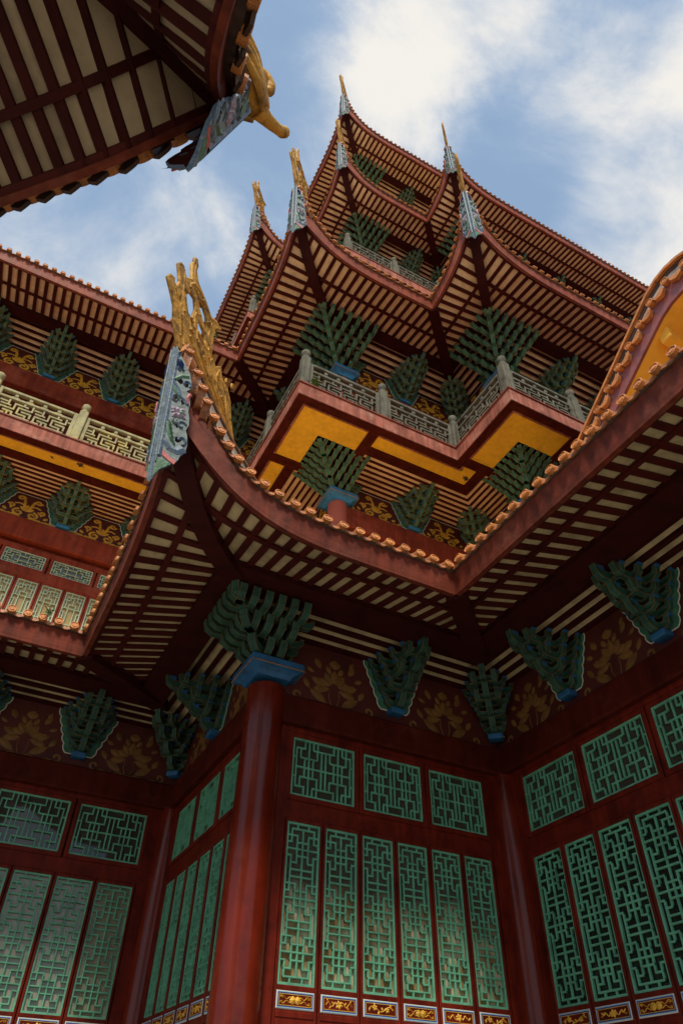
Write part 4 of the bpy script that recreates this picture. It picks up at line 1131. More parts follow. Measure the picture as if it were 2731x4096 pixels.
def corner_board():
    """two carved wings meeting at the spine; local origin at the bottom of the spine, wings run +x and +y"""
    mb = MB()
    for face in (0, 1):
        def X(a, b, c):      # b negative = outward; the board leans out toward the top
            q = -.075*c
            return (a+q, b+q, c) if face == 0 else (b+q, a+q, c)
        mb.prism(PANEL, PHOLES, lambda a, b: X(a, -.0, b), lambda a, b: X(a, -.07, b), 'dark', 'pblue', 'pwhite')
        n = len(PANEL)
        # painted layers in slight relief
        def rib(pts, w0, w1, k, y=-.075, th=-.03): ribbon(mb, [(p[0]*PW, p[1]) for p in pts], w0, w1, y, k, X, th)
        rib([(.06, 4.0), (.07, 3.0), (.07, 2.0), (.07, 1.0), (.06, .4)], .05, .07, 'pblue')
        rib([(.02, 4.1), (.02, 2.0), (.02, .2)], .02, .02, 'pwhite', -.08)
        V = [(.04, .30), (.30, .30), (.26, .16), (.12, .0), (.0, -.28)]
        mb.prism(V, [], lambda a, b: X(a, -.07, b), lambda a, b: X(a, -.085, b), 'pgreen')
        V = [(.12, .62), (.28, .46), (.44, .40), (.40, .28), (.24, .36), (.12, .44)]
        mb.prism(V, [], lambda a, b: X(a, -.07, b), lambda a, b: X(a, -.09, b), 'ppink')
        rib([(.12, .95), (.3, .72), (.5, .70), (.66, .85)], .06, .12, 'pblue')
        rib(spiral(.57, 1.08, .15, .05, -1.2, .75, 12), .045, .03, 'pblue')
        rib([(.14, 1.5), (.2, 1.25), (.32, 1.0), (.42, .88)], .06, .03, 'pgreen')
        for q in range(5): rib([(.16+.03*q, 1.55-.13*q), (.26+.04*q, 1.42-.13*q)], .025, .008, 'pgreen', -.09)
        rib(spiral(.52, 1.55, .14, .05, .5, .8, 12), .04, .03, 'pblue')
        rib(spiral(.35, 1.62, .10, .03, 2.5, .8, 10), .035, .02, 'pwhite', -.085)
        for a in range(8): petal(mb, .38*PW, 1.92, .24 if a % 2 else .18, .12, a*pi/4+.2, -.08, 'plilac', X, -.05)
        petal(mb, .32, 1.92, .12, .1, 0, -.12, 'pgreen', X, -.02)
        rib(spiral(.24, 2.35, .14, .05, 1.0, .8, 12), .04, .03, 'pblue')
        rib([(.1, 2.9), (.24, 2.75), (.34, 2.5), (.48, 2.4), (.58, 2.3)], .05, .05, 'pblue')
        rib([(.62, 2.65), (.56, 2.5), (.60, 2.3)], .05, .02, 'ppink', -.1)
        rib([(.12, 2.75), (.2, 2.6), (.35, 2.35)], .07, .02, 'pgreen')
        rib(spiral(.47, 2.98, .13, .05, -.5, .8, 12), .04, .03, 'pblue')
        rib([(.12, 3.0), (.3, 3.2), (.5, 3.28)], .05, .06, 'pgreen')
        rib(spiral(.22, 3.42, .10, .03, 0, .9, 10), .035, .02, 'pblue')
        for q in range(4): rib([(.10, 3.7-.06*q), (.2, 3.72-.06*q), (.3, 3.6-.06*q)], .012, .006, 'dblue', -.09)
        rib(spiral(.12, 3.95, .07, .02, 0, 1.0, 10), .025, .015, 'pblue')
    return mb.mesh('painted_board')
CB = corner_board()
DRAG = [(5.07, 17.55), (5.38, 18.13), (5.48, 18.54), (5.62, 18.74), (5.87, 19.03), (5.83, 19.21), (5.73, 19.31), (5.71, 19.16), (5.59, 19.17), (5.56, 19.54), (5.67, 19.85), (5.74, 20.0), (5.69, 20.18), (5.61, 20.23), (5.55, 20.09), (5.46, 20.0), (5.37, 20.17), (5.27, 20.35), (5.41, 20.89), (5.37, 21.07), (5.39, 21.27), (5.33, 21.36), (5.27, 21.2), (5.28, 20.92), (5.11, 20.62), (5.0, 20.59), (4.75, 20.51), (4.45, 20.32), (4.24, 20.55), (4.07, 20.59), (4.28, 20.24), (4.22, 20.03), (4.26, 19.87), (4.21, 19.54), (4.16, 19.11), (3.92, 18.95), (3.76, 19.28), (3.67, 19.0), (3.4, 19.0), (3.18, 18.71), (3.05, 18.18), (2.69, 17.47), (3.17, 17.74), (3.61, 17.87), (4.04, 18.05), (4.36, 18.19), (4.69, 18.39), (4.78, 18.2), (4.79, 17.93)]
DH = [[(5.34, 19.50), (5.22, 19.20), (5.08, 18.98), (4.96, 19.10), (4.94, 19.6), (5.06, 19.92), (5.26, 19.84)], [(5.00, 20.16), (4.86, 20.30), (4.60, 20.10), (4.40, 19.66), (4.42, 19.50), (4.64, 19.62), (4.86, 19.84)],
      [(4.82, 19.27), (4.74, 19.52), (4.5, 19.42), (4.36, 19.00), (4.46, 18.84), (4.68, 18.90)], [(3.55, 18.45), (3.75, 18.65), (3.9, 18.5), (3.7, 18.35)],
      [(4.22, 18.45), (4.34, 18.62), (4.24, 18.72), (4.10, 18.56)], [(5.38, 18.75), (5.50, 19.0), (5.44, 19.25), (5.34, 19.0)], [(3.2, 18.1), (3.35, 18.35), (3.45, 18.25), (3.3, 18.05)]]
def dragon():
    """carved openwork, local origin = column axis at z 0, lies in the vertical plane of the hip"""
    mb = MB(); q = .7071
    def at(y): return lambda a, b: (-(a)+y*q, -(a)-y*q, b)
    mb.prism(DRAG, DH, at(-.05), at(.05), 'gold', 'golddark')
    mb.tube([at(0)(*p) for p in DRAG+DRAG[:1]], .055, 'gold', 8, cap=False)
    for h_ in DH: mb.tube([at(0)(*p) for p in h_+h_[:1]], .05, 'gold', 8, cap=False)
    # carved relief on both faces: horns, mane locks, body scales
    curves = [([(5.15, 17.9), (5.3, 18.4), (5.45, 18.8), (5.62, 19.05)], .10, .05), ([(5.25, 18.8), (5.42, 19.3), (5.5, 19.8), (5.58, 20.12)], .12, .05),
              ([(5.2, 19.7), (5.3, 20.0), (5.2, 20.3), (4.9, 20.42), (4.5, 20.2)], .10, .07), ([(5.2, 20.3), (5.3, 20.7), (5.34, 21.2)], .09, .05),
              ([(4.5, 20.2), (4.3, 20.42), (4.12, 20.56)], .08, .02), ([(4.4, 20.1), (4.42, 19.7), (4.35, 19.3), (4.1, 19.05)], .10, .06),
              ([(4.95, 18.6), (5.1, 19.0), (5.2, 19.2)], .12, .06), ([(4.85, 18.9), (4.95, 19.4), (4.8, 19.7), (4.9, 20.2)], .09, .06),
              ([(4.7, 18.7), (4.75, 19.0), (4.5, 18.95), (4.3, 19.0), (4.3, 19.3)], .08, .05), ([(3.0, 17.75), (3.3, 18.1), (3.4, 18.6), (3.6, 18.85)], .08, .05),
              ([(3.2, 17.9), (3.6, 18.15), (3.85, 18.55), (3.78, 19.1)], .09, .04), ([(3.6, 18.0), (4.0, 18.25), (4.15, 18.7), (4.1, 19.0)], .09, .05),
              ([(4.0, 18.15), (4.4, 18.4), (4.6, 18.75)], .10, .06), ([(3.1, 18.1), (3.25, 18.5), (3.4, 18.9)], .06, .03), ([(5.0, 17.8), (5.15, 18.3), (5.3, 18.9), (5.35, 19.4)], .10, .05)]
    def in_hole(p):
        for h_ in DH:
            c = False; n_ = len(h_)
            for i in range(n_):
                (x1, y1), (x2, y2) = h_[i], h_[i-1]
                if (y1 > p[1]) != (y2 > p[1]) and p[0] < (x2-x1)*(p[1]-y1)/(y2-y1)+x1: c = not c
            if c: return True
        return False
    for pts, r0, r1 in curves:
        # smooth the polyline
        P = []
        for i in range(len(pts)-1):
            p0 = Vector(pts[max(0, i-1)]); p1 = Vector(pts[i]); p2 = Vector(pts[i+1]); p3 = Vector(pts[min(len(pts)-1, i+2)])
            for t in (0, .25, .5, .75):
                P.append(.5*((2*p1)+(-p0+p2)*t+(2*p0-5*p1+4*p2-p3)*t*t+(-p0+3*p1-3*p2+p3)*t**3))
        P.append(Vector(pts[-1])); P = [p for p in P if not in_hole(p)]; n = len(P)
        for sg in (-1, 1):
            mb.tube([at(sg*.05)(p.x, p.y) for p in P], [(r0+(r1-r0)*i/(n-1))*.50*(1-.35*(i % 2)*(i < n-1)) for i in range(n)], 'gold', 8)
    rnd = random.Random(5)
    for q_ in range(14):
        a = rnd.uniform(3.1, 5.5); b = 17.6+(a-2.7)*.35+rnd.uniform(.05, 1.5)
        if a > 4.3: b += rnd.uniform(0, 1.1)
        d_ = rnd.uniform(.6, 1.5); sg = rnd.choice((-1, 1))
        pp = [(a+.07*i*cos(d_+.35*i), b+.07*i*sin(d_+.35*i)) for i in range(5)]
        if (a > 5.25 and b > 19.3) or any(in_hole(p) for p in pp): continue
        mb.tube([at(sg*.05)(*p) for p in pp], [.04, .04, .03, .02, .01], 'gold', 6)
    for (a, b) in [q_ for q_ in [(5.3, 18.5), (5.2, 18.2), (4.9, 18.7), (4.6, 18.65), (4.3, 18.5), (4.0, 18.4), (5.35, 19.6), (5.1, 20.2), (4.8, 20.3), (3.5, 18.3), (3.8, 18.75), (4.25, 18.85), (5.0, 19.0), (4.85, 18.4), (4.5, 19.9)] if not in_hole(q_)]:
        for sg in (-1, 1):
            r_ = rnd.uniform(.05, .10)
            sp = spiral(a, b, r_, .015, rnd.uniform(0, 6), rnd.choice((-1, 1))*1.2, 12)
            mb.tube([at(sg*.065)(*p) for p in sp], [.035-.02*i/12 for i in range(13)], 'gold', 6)
    return mb.mesh('dragon_ornament')
DG = dragon()
def corner_set(x, y, ze, O, scale_off, dragon_label, with_dragon=True, sz=1.0):
    # bottom of board spine, 4.76 out & 13.36 high at roof 1 (ze 13.40, O 4.5)
    d = O+.30
    place('painted_board', CB, tower, (x-d, y-d, ze+.22), label='carved painted board under the ' + dragon_label).scale = (1, 1, .91)
    if with_dragon:
        k = O-4.5
        o = place('dragon_ornament', DG, tower, (x-k, y-k, ze-13.40), label='gilded openwork dragon on the ' + dragon_label)
corner_set(0, 0, 13.40, 4.50, 0, 'lowest roof corner above the front column')
corner_set(c2, c2, 34.25, 5.03, 0, 'second roof left corner')
corner_set(c2+BAY, c2-GW, 34.25, 5.03, 0, 'second roof right corner')
for ze, O, nm in ((56.7, 4.68, 'third roof'), (69.1, 4.6, 'top roof')):
    for (x, y, w) in ((c4, c4, 'middle'), (c4+BAY, c4-GW, 'right'), (c4-GW-.25, c4+BAY, 'left'))[:3 if ze < 60 else 1]:
        corner_set(x, y, ze, O, 0, nm+' '+w+' corner')

# ================================================================== gabled wing at the right
gab = thing('gabled_wing', 'orange gable end with glazed tile verge rising behind the right hand eave', 'building')
GU = 8.5
def verge(d):
    """verge profile (v,z) pushed in by d (vertical-ish), from eave to peak to other side"""
    pk_v = -10.5
    pts = []
    def f(v):
        x = (pk_v-v)                    # negative on the near-left slope (v>pk)
        a = abs(v-pk_v)
        base = 25.15-.73*a
        # rounded crest
        rr = 1.1
        if a < rr: base = 25.15-.73*rr/2-.73*a*a/(2*rr)
        return base
    N_ = 44; L0 = 9.8
    for i in range(N_+1):
        v = pk_v+L0-2*L0*i/N_
        pts.append((v, f(v)-d(abs(v-pk_v)) if callable(d) else f(v)-d))
    return pts
def gband(k, d0, d1, u0, u1, name, par=gab):
    a = verge(d0); b = verge(d1); mb = MB()
    rw = [[(u0, v, z) for v, z in a], [(u0, v, z) for v, z in b], [(u1, v, z) for v, z in b], [(u1, v, z) for v, z in a]]
    mb.grid(rw+[rw[0]], k, False); return mb.build(name, par)
gap = lambda a: .06+.30*max(0, 1-a/6.5)
gband('tiledisc', 0, .12, GU-.10, 15, 'verge_tile')
gband('tiledark', .12, .30, GU+.02, GU+.6, 'verge_bed')
gband('mortar', .28, lambda a: gap(a)+.35, GU+.06, GU+.6, 'white_verge_band')
gband('purple', lambda a: gap(a)+.22, lambda a: gap(a)+1.12, GU+.04, GU+.15, 'purple_bargeboard')
gband('ochrewall', lambda a: gap(a)+1.02, lambda a: gap(a)+1.11, GU+.15, 15.0, 'ochre_soffit')
mb = MB(); prof = verge(lambda a: gap(a)+.4)
import bisect
vs = prof
acc = 0; last = None; discs = MB(); drp = MB()
cum = [0]
for p, q in zip(vs[:-1], vs[1:]): cum.append(cum[-1]+sqrt((p[0]-q[0])**2+(p[1]-q[1])**2))
def at_len(s_):
    i = min(max(bisect.bisect(cum, s_)-1, 0), len(vs)-2); x = (s_-cum[i])/(cum[i+1]-cum[i])
    p, q = vs[i], vs[i+1]; d = Vector((q[0]-p[0], q[1]-p[1])).normalized()
    return (p[0]+(q[0]-p[0])*x, p[1]+(q[1]-p[1])*x), d
s_ = .2
while s_ < cum[-1]-.3:
    (v, z), d = at_len(s_); nd = 16
    rings = [[(GU-.16+uu, v+cos(2*pi*a/nd)*rr_, z+.12+sin(2*pi*a/nd)*rr_) for a in range(nd)] for rr_, uu in ((.14, .25), (.14, 0), (.12, -.005), (.115, .02), (.07, .02), (.065, 0), (.03, 0))]
    V = [p for g_ in rings for p in g_]
    discs.add(V, [(q*nd+a, q*nd+(a+1) % nd, (q+1)*nd+(a+1) % nd, (q+1)*nd+a) for q in range(6) for a in range(nd)]+[tuple(6*nd+a for a in range(nd))], 'tiledisc')
    (v, z), d = at_len(s_+.38); nrm = Vector((d.y, -d.x));
    if nrm.y > 0: nrm = -nrm
    poly = []
    for a in range(9):
        x = -1+a/4; poly.append((x*.22, .05*(1-x*x)-.03))
    for a in range(9):
        x = 1-a/4; poly.append((x*.22, .10+.13*(1-abs(x))**.7))
    drp.prism(poly, [], lambda a, b: (GU-.14, v+d.x*a+nrm.x*b, z+d.y*a+nrm.y*b), lambda a, b: (GU-.08+.1, v+d.x*a+nrm.x*b, z+d.y*a+nrm.y*b), 'tiledisc')
    s_ += .76
discs.build('eave_tile_edge', gab); drp.build('drip_tile_edge', gab)
# gable wall deep inside, purlins running inwards
prof = verge(lambda a: gap(a)+1.0)
mb = MB(); poly = [p for p in prof if abs(p[0]+10.5) < 9.3]+[(-19.8, 15), (-1.2, 15)]
mb.prism(poly, [], lambda a, b: (12.4, a, b), lambda a, b: (12.7, a, b), 'ochrewall'); mb.build('gable_wall', gab)
mb = MB()
for v in (-9.3, -11.7, -6.2, -14.8):
    zz = 25.15-.73*abs(v+10.5)-gap(abs(v+10.5))-1.14
    mb.bbox(GU+.32, 12.4, v-.2, v+.2, zz-.42, zz+.1, 'ochrewall', .04)
mb.build('purlin', gab)
# slope on top
a = verge(-.0); mb = MB(); mb.grid([[(GU, v, z+.01) for v, z in a], [(24, v, z+.01) for v, z in a]], 'tiledark'); mb.build('tile_slope', gab)

# ================================================================== near pavilion, upper left
pav = thing('octagonal_pavilion', 'dark underside of a nearby pavilion eave with one upturned gilded corner', 'pavilion')
PC = Vector((-12.3, -13.94)); AP = 6.0; PZ = 13.4
def octo(o, ang):      # corner point at apothem distance
    return None
HALF = AP*math.tan(pi/8)
def pav_side(phi, lo_tip=True):
    """side with outward normal phi; local t along (ccw), o outward from centre minus AP"""
    nx, ny = cos(phi), sin(phi); tx, ty = -ny, nx
    return lambda t, o, z: (PC.x+nx*(AP+o)+tx*t, PC.y+ny*(AP+o)+ty*t, z)
def pz(t, o):
    """soffit height; o=0 at eave, negative inward; t in -HALF..HALF; rises toward both corners"""
    half = (AP+o)*math.tan(pi/8)
    s1 = clamp((abs(t)-.35)/max(.1, (half-.35)))
    x = clamp(1+o/3.2)
    return PZ+.42*(-o)+2.1*s1**3*x
def pf(t, o):
    half = (AP+o)*math.tan(pi/8); s1 = clamp(abs(t)/half)
    return .34*s1**4*clamp(1+o/3.2)**2
raftk = 'rafter'
bd = MB(); rf = MB(); fs = MB(); cp = MB(); dr = MB(); cv = MB(); hp = MB(); tp = MB(); ub = MB(); rg = MB()
for i in range(8):
    phi = i*pi/4
    P = pav_side(phi); n = 24
    hf = lambda o: (AP+o)*math.tan(pi/8)
    rows = []
    for a in range(9):
        o = -4.6+4.6*a/8
        rows.append([P(hf(o+pf(t_*hf(o), o))*t_, o+pf(t_*hf(o), o), pz(t_*hf(o), o)) for t_ in [-1+2*j/n for j in range(n+1)]])
    bd.grid(rows, 'boarddim')
    full = i in (0, 1, 7, 2)
    if full:
        k = -6
        for k in range(-11, 12):
            t = (k*.37+.1); t *= 1-.07*abs(t)
            om = -4.4
            if abs(t) > hf(-4.4): om = abs(t)/math.tan(pi/8)-AP
            if om > -.3 or abs(t) > HALF: continue
            V = []; F = []
            for q in range(7):
                o = om+(0-om)*q/6; z = pz(t, o); oo = o+pf(t, o)
                for dx, dz in ((-.075, .02), (.075, .02), (.075, -.07), (-.075, -.07)): V.append(P(t+dx, oo, z+dz))
                if q:
                    b = (q-1)*4
                    for e in range(4): F.append((b+e, b+(e+1) % 4, b+4+(e+1) % 4, b+4+e))
            rf.add(V, F, 'dark')
    def strip(m_, oa, ob, z0, z1, k):
        rw = []
        for o, dz in ((oa, z0), (ob, z0), (ob, z1), (oa, z1)):
            rw.append([P(hf(o+pf(t_*hf(o), o))*t_, o+pf(t_*hf(o), o), pz(t_*hf(o), min(o, 0))+dz) for t_ in [-1+2*j/n for j in range(n+1)]])
        m_.grid(rw+[rw[0]], k, False)
    strip(rf, -.90, -.78, -.10, .0, 'dark'); strip(rf, -.09, .02, -.08, .05, 'rafter')
    strip(fs, 0.0, .12, -.12, .55, 'fascia1')
    # roof top
    rows = []
    for a in range(7):
        o = .3-(6.0)*a/6
        rows.append([P(max(.02, hf(o))*t_, o+pf(t_*hf(min(o, 0)), min(0, o)), pz(t_*hf(min(o, 0)), min(0, o))+.65+.35*max(0, -o)) for t_ in [-1+2*j/n for j in range(n+1)]])
    tp.grid(rows, 'tiledark')
    t = -HALF+.12
    while t < HALF and full:
        f = pf(t, 0); zc = pz(t, 0)+.70; oe = f+.36; nd = 14
        V = []
        for o, zz in ((oe, zc), (oe-1.6, pz(t, -1.2)+.70+.42), (oe-3, pz(t, -2.6)+.7+.95)):
            for a in range(6):
                an = pi*a/5; V.append(P(t+cos(an)*.14, o, zz+sin(an)*.14-.03))
        cv.add(V, [(q*6+a, q*6+a+1, (q+1)*6+a+1, (q+1)*6+a) for q in range(2) for a in range(5)], 'tile', True)
        rings = [[P(t+cos(2*pi*a/nd)*rr_, oe+oo, zc+sin(2*pi*a/nd)*rr_-.02) for a in range(nd)] for rr_, oo in ((.155, -.12), (.155, .03), (.125, .035), (.12, .015), (.03, .03))]
        cp.add([p for g_ in rings for p in g_], [(q*nd+a, q*nd+(a+1) % nd, (q+1)*nd+(a+1) % nd, (q+1)*nd+a) for q in range(4) for a in range(nd)]+[tuple(4*nd+a for a in range(nd))], 'tiledisc')
        tm = t+.225
        if tm < HALF-.1:
            poly = [(-.2+.05*a, -.06*(1-(a/4-1)**2)) for a in range(9)]+[((1-a/5)*.2, -.10-.17*max(0, 1-abs(1-a/5))**.7) for a in range(11)]
            f2 = pf(tm, 0); z2 = pz(tm, 0)+.68
            dr.prism(poly, [], lambda a, b: P(tm+a, f2+.34-b*.25, z2+b), lambda a, b: P(tm+a, f2+.28-b*.25, z2+b), 'tiledark')
        t += .45
    strip(ub, .08, .26, .54, .62, 'tiledark')
    # hip beam on the corner between this side and the next
    an = phi+pi/8; dx, dy = cos(an), sin(an); V = []; F = []
    for q in range(9):
        o = -4.4+(4.4)*q/8; z = pz(1e3, o); R_ = (AP+o+pf(1e3, o))/cos(pi/8); w = .22; d = .42-.2*q/8
        for a, dz in ((-w, .0), (w, .0), (w, -d), (-w, -d)): V.append((PC.x+dx*R_-dy*a, PC.y+dy*R_+dx*a, z+dz))
        if q:
            b = (q-1)*4
            for e in range(4): F.append((b+e, b+(e+1) % 4, b+4+(e+1) % 4, b+4+e))
    F.append((32, 33, 34, 35)); hp = MB(); hp.add(V, F, 'dark'); hp.build('hip_rafter', pav)
bd.build('soffit', pav); rf.build('rafter_grid', pav); fs.build('fascia', pav); cp.build('eave_tile_edge', pav); dr.build('drip_tile_edge', pav)
cv.build('tile_ribbing', pav); tp.build('tile_slope', pav); ub.build('tile_bed', pav)
# ring beam, columns, spire cap
mb = MB()
for i in range(8):
    phi = i*pi/4; P = pav_side(phi)
    for oa, ob, z0, z1 in ((-3.6, -3.0, PZ+.9, PZ+1.9),):
        V = [P(s1*(AP+o)*math.tan(pi/8), o, z) for z in (z0, z1) for o in (oa, ob) for s1 in (-1, 1)]
        mb.add(V, [(0, 1, 3, 2), (4, 5, 7, 6), (0, 1, 5, 4), (2, 3, 7, 6)], 'dark')
mb.build('ring_beam', pav)
for i in range(8):
    an = i*pi/4+pi/8; R_ = (AP-3.3)/cos(pi/8); column(PC.x+R_*cos(an), PC.y+R_*sin(an), 0, PZ+1.2, .3, 'column', pav)
# corner set of the pavilion: board wings along the two eaves, dragon snout reaching out along the hip
an = pi/8; R_ = (AP+.34+.28)/cos(pi/8); cxp, cyp = PC.x+cos(an)*R_, PC.y+sin(an)*R_; czp = pz(1e3, 0)
mb = MB()
for side in (-1, 1):
    # eave directions leaving the corner
    th = (pi+an+side*(pi/8+pi/2*0)) ; phi_n = (radians(-9) if side < 0 else radians(48))
    tdir = Vector((-sin(phi_n), cos(phi_n)))*side      # away from the corner along that side
    nrm = Vector((cos(phi_n), sin(phi_n)))
    def X(a, b, c, tdir=tdir, nrm=nrm):                   # a along the eave, b outward(neg), c up
        Rr = 6.80+.15*c
        return (PC.x+cos(an)*Rr+tdir.x*a-nrm.x*b, PC.y+sin(an)*Rr+tdir.y*a-nrm.y*b, 12.95+c)
    sc = .80
    PP = [(a*1.0, b*sc) for a, b in PANEL]; HH = [[(a, b*sc) for a, b in h_] for h_ in PHOLES]
    mb.prism(PP, HH, lambda a, b: X(a, 0, b), lambda a, b: X(a, -.06, b), 'dark', 'pblue', 'pwhite')
    for pts, w0, w1, k in (([(.07, 3.2), (.07, 2.0), (.07, .5)], .05, .07, 'pblue'), ([(.12, .76), (.3, .58), (.5, .56), (.66, .68)], .05, .10, 'pblue'),
                           ([(.04, .2), (.2, .2), (.3, .22)], .14, .05, 'pgreen'), ([(.14, .46), (.3, .34), (.44, .3)], .07, .04, 'ppink'),
                           ([(.14, 1.2), (.2, 1.0), (.42, .7)], .06, .03, 'pgreen'), (spiral(.55, .88, .13, .05, -1.2, .75, 12), .04, .03, 'pblue'),
                           (spiral(.5, 1.26, .12, .05, .5, .8, 12), .04, .03, 'pblue'), (spiral(.24, 1.9, .12, .05, 1, .8, 12), .04, .03, 'pblue'),
                           ([(.1, 2.3), (.24, 2.2), (.48, 1.95)], .05, .05, 'pblue'), ([(.12, 2.4), (.3, 2.56), (.5, 2.6)], .05, .05, 'pgreen'),
                           (spiral(.47, 2.4, .11, .05, -.5, .8, 12), .04, .03, 'pblue'), ([(.1, 2.95), (.25, 2.9)], .08, .06, 'pblue')):
        ribbon(mb, pts, w0, w1, -.065, k, X, -.03)
    for a in range(8): petal(mb, .38, 1.55, .24, .12, a*pi/4+.2, -.07, 'plilac', X, -.05)
mb.build('painted_board', pav)
mb = MB(); dx, dy = cos(an), sin(an)
def H(r_, s_, z): return (cxp+dx*r_-dy*s_, cyp+dy*r_+dx*s_, czp+z)
def smooth(pts, k=4):
    P = []; V3 = [Vector(p) for p in pts]
    for i in range(len(V3)-1):
        p0 = V3[max(0, i-1)]; p1 = V3[i]; p2 = V3[i+1]; p3 = V3[min(len(V3)-1, i+2)]
        for t in [j/k for j in range(k)]: P.append(.5*((2*p1)+(-p0+p2)*t+(2*p0-5*p1+4*p2-p3)*t*t+(-p0+3*p1-3*p2+p3)*t**3))
    return P+[V3[-1]]
def lump(pts, rads, flat=1.0, n=10):
    P = smooth(pts); m_ = len(P); Rr = []
    for i in range(m_):
        x = i/(m_-1)*(len(rads)-1); j = min(int(x), len(rads)-2); Rr.append(rads[j]+(rads[j+1]-rads[j])*(x-j))
    mb.tube([H(*p) for p in P], Rr, 'gold', n, flat)
lump([(-2.0, 0, 2.2), (-1.4, 0, 2.3), (-.8, 0, 2.25), (-.3, 0, 1.95), (.1, 0, 1.6), (.38, 0, 1.4)], [.25, .45, .50, .48, .34, .20])
lump([(.30, 0, 1.40), (.52, .02, 1.50), (.78, .03, 1.66), (.97, .04, 1.85)], [.19, .135, .105, .10])
lump([(.93, .04, 1.80), (1.0, .04, 1.95), (1.04, .04, 2.06)], [.11, .11, .06])
lump([(-.25, 0, 2.3), (.0, 0, 2.75), (.2, 0, 3.05), (.36, 0, 3.0), (.42, 0, 2.8), (.36, 0, 2.65)], [.20, .16, .15, .15, .12, .05])
lump([(-1.4, 0, 2.75), (-.8, 0, 2.85), (-.4, 0, 2.7), (.0, 0, 2.35)], [.06, .10, .11, .06])
for sg in (-1, 1):
    lump([(-1.5, .40*sg, 2.1), (-.9, .47*sg, 2.0), (-.4, .44*sg, 1.85), (.0, .34*sg, 1.75)], [.05, .09, .09, .03])
    lump([(-.8, .45*sg, 1.75), (-.3, .42*sg, 1.6), (.1, .3*sg, 1.35), (.30, .16*sg, 1.2)], [.05, .09, .08, .03])
    lump([(-1.2, .42*sg, 2.4), (-.6, .44*sg, 2.3), (-.2, .36*sg, 2.2), (.1, .26*sg, 2.0)], [.04, .08, .08, .03])
    lump([(-.1, .30*sg, 1.95), (.12, .24*sg, 1.9), (.3, .16*sg, 1.8)], [.06, .09, .04])
    lump([(-.5, .42*sg, 1.5), (.0, .34*sg, 1.25), (.36, .12*sg, 1.12)], [.05, .07, .03])
mb.build('dragon_ornament', pav)
# hip ridge of the pavilion
mb = MB(); V = []; F = []
for q in range(9):
    o = .3-5.6*q/8; z = pz(1e3, min(0, o))+.7+.35*max(0, -o); Rr = (AP+o+pf(1e3, min(0, o)))/cos(pi/8)
    for a, dz in ((-.12, 0), (.12, 0), (.12, .35), (-.12, .35)): V.append((PC.x+dx*Rr-dy*a, PC.y+dy*Rr+dx*a, z+dz))
    if q:
        b = (q-1)*4
        for e in range(4): F.append((b+e, b+(e+1) % 4, b+4+(e+1) % 4, b+4+e))
F.append((0, 1, 2, 3)); mb.add(V, F, 'mortar'); mb.build('ridge', pav)

# ------------------------------------------------------------------ weeds
def weed(x, y, z, h, label, n=14, seed=1):
    rnd = random.Random(seed); mb = MB()
    for i in range(n):
        a = rnd.uniform(0, 2*pi); l = h*rnd.uniform(.5, 1); lean = rnd.uniform(.15, .6)
        p0 = Vector((rnd.uniform(-.06, .06), rnd.uniform(-.06, .06), 0)); d = Vector((cos(a)*lean, sin(a)*lean, 1)).normalized()
        p1 = p0+d*l; mb.tube([p0, p0+d*l*.5+Vector((0, 0, .02)), p1], [.012, .009, .004], 'weed', 4)
        for q in range(5):
            c = p0+d*l*(.35+.16*q); b = rnd.uniform(0, 2*pi); s1 = Vector((cos(b), sin(b), .3))*h*.22; s2 = Vector((-sin(b), cos(b), .1))*h*.07
            mb.add([c, c+s1*.5+s2, c+s1, c+s1*.5-s2], [(0, 1, 2, 3)], 'weed')
    o = mb.build('weed', None, loc=(x, y, z), label=label, cat='plant', group='weeds rooted on the building')
weed(.75, .14, 25.88, .55, 'green weed growing at the foot of the balcony corner post', seed=3, n=20)
weed(-2.75, 6.0, 35.05, .5, 'small bright weed on the second roof edge left of the dragon', seed=8)
weed(-5.7, 2.75, 14.15, .32, 'tiny weed sprouting between the eave tiles of the left lower roof', seed=12, n=8)

# ------------------------------------------------------------------ mud nests on the ochre soffit
M['mud'] = mat('dried_mud', (0.10, 0.055, 0.025), 0.95, 0.4, 20.0, bump=0.8)
def nest(x, y, z, r, label, seed):
    rnd = random.Random(seed); mb = MB()
    for i in range(7):
        a = rnd.uniform(0, 2*pi); d = r*rnd.uniform(0, .7); q = r*rnd.uniform(.35, .6)
        mb.lathe([(q, .02), (q*.95, -q*.3), (q*.6, -q*.7), (.005, -q*.85)], (cos(a)*d, sin(a)*d, 0), 'mud', 9)
    for i in range(6):
        a = rnd.uniform(0, 2*pi); p = Vector((cos(a), sin(a), -.15))*r*rnd.uniform(1.0, 1.7)
        mb.tube([(0, 0, -.02), p*.6, p], [.022, .016, .006], 'mud', 5)
    mb.build('mud_nest', None, loc=(x, y, z), label=label, cat='nest', group='mud nests on the balcony soffit')
for a_ in ((8.60, .86, 25.16, .14, 'ragged dark mud nest on the ochre soffit at the inner corner of the stone balcony', 1),
           (8.08, .52, 25.16, .10, 'smaller dark nest stain beside the ragged one under the stone balcony', 2),
           (-6.67, 8.27, 25.16, .13, 'drooping brown mud nest under the lichen covered left balcony', 3),
           (-7.86, 8.42, 25.16, .07, 'tiny mud nest left of the drooping one under the left balcony', 4)): nest(*a_)

# ------------------------------------------------------------------ ground
mb = MB(); mb.add([(-3000, -3000, 0), (3000, -3000, 0), (3000, 3000, 0), (-3000, 3000, 0)], [(0, 1, 2, 3)], 'ground')
mb.build('ground', None, kind='structure')
mb = MB(); band(mb, R1, -.6, 2.6, .004, 1.4, 'podium', .04); mb.build('podium', tower)
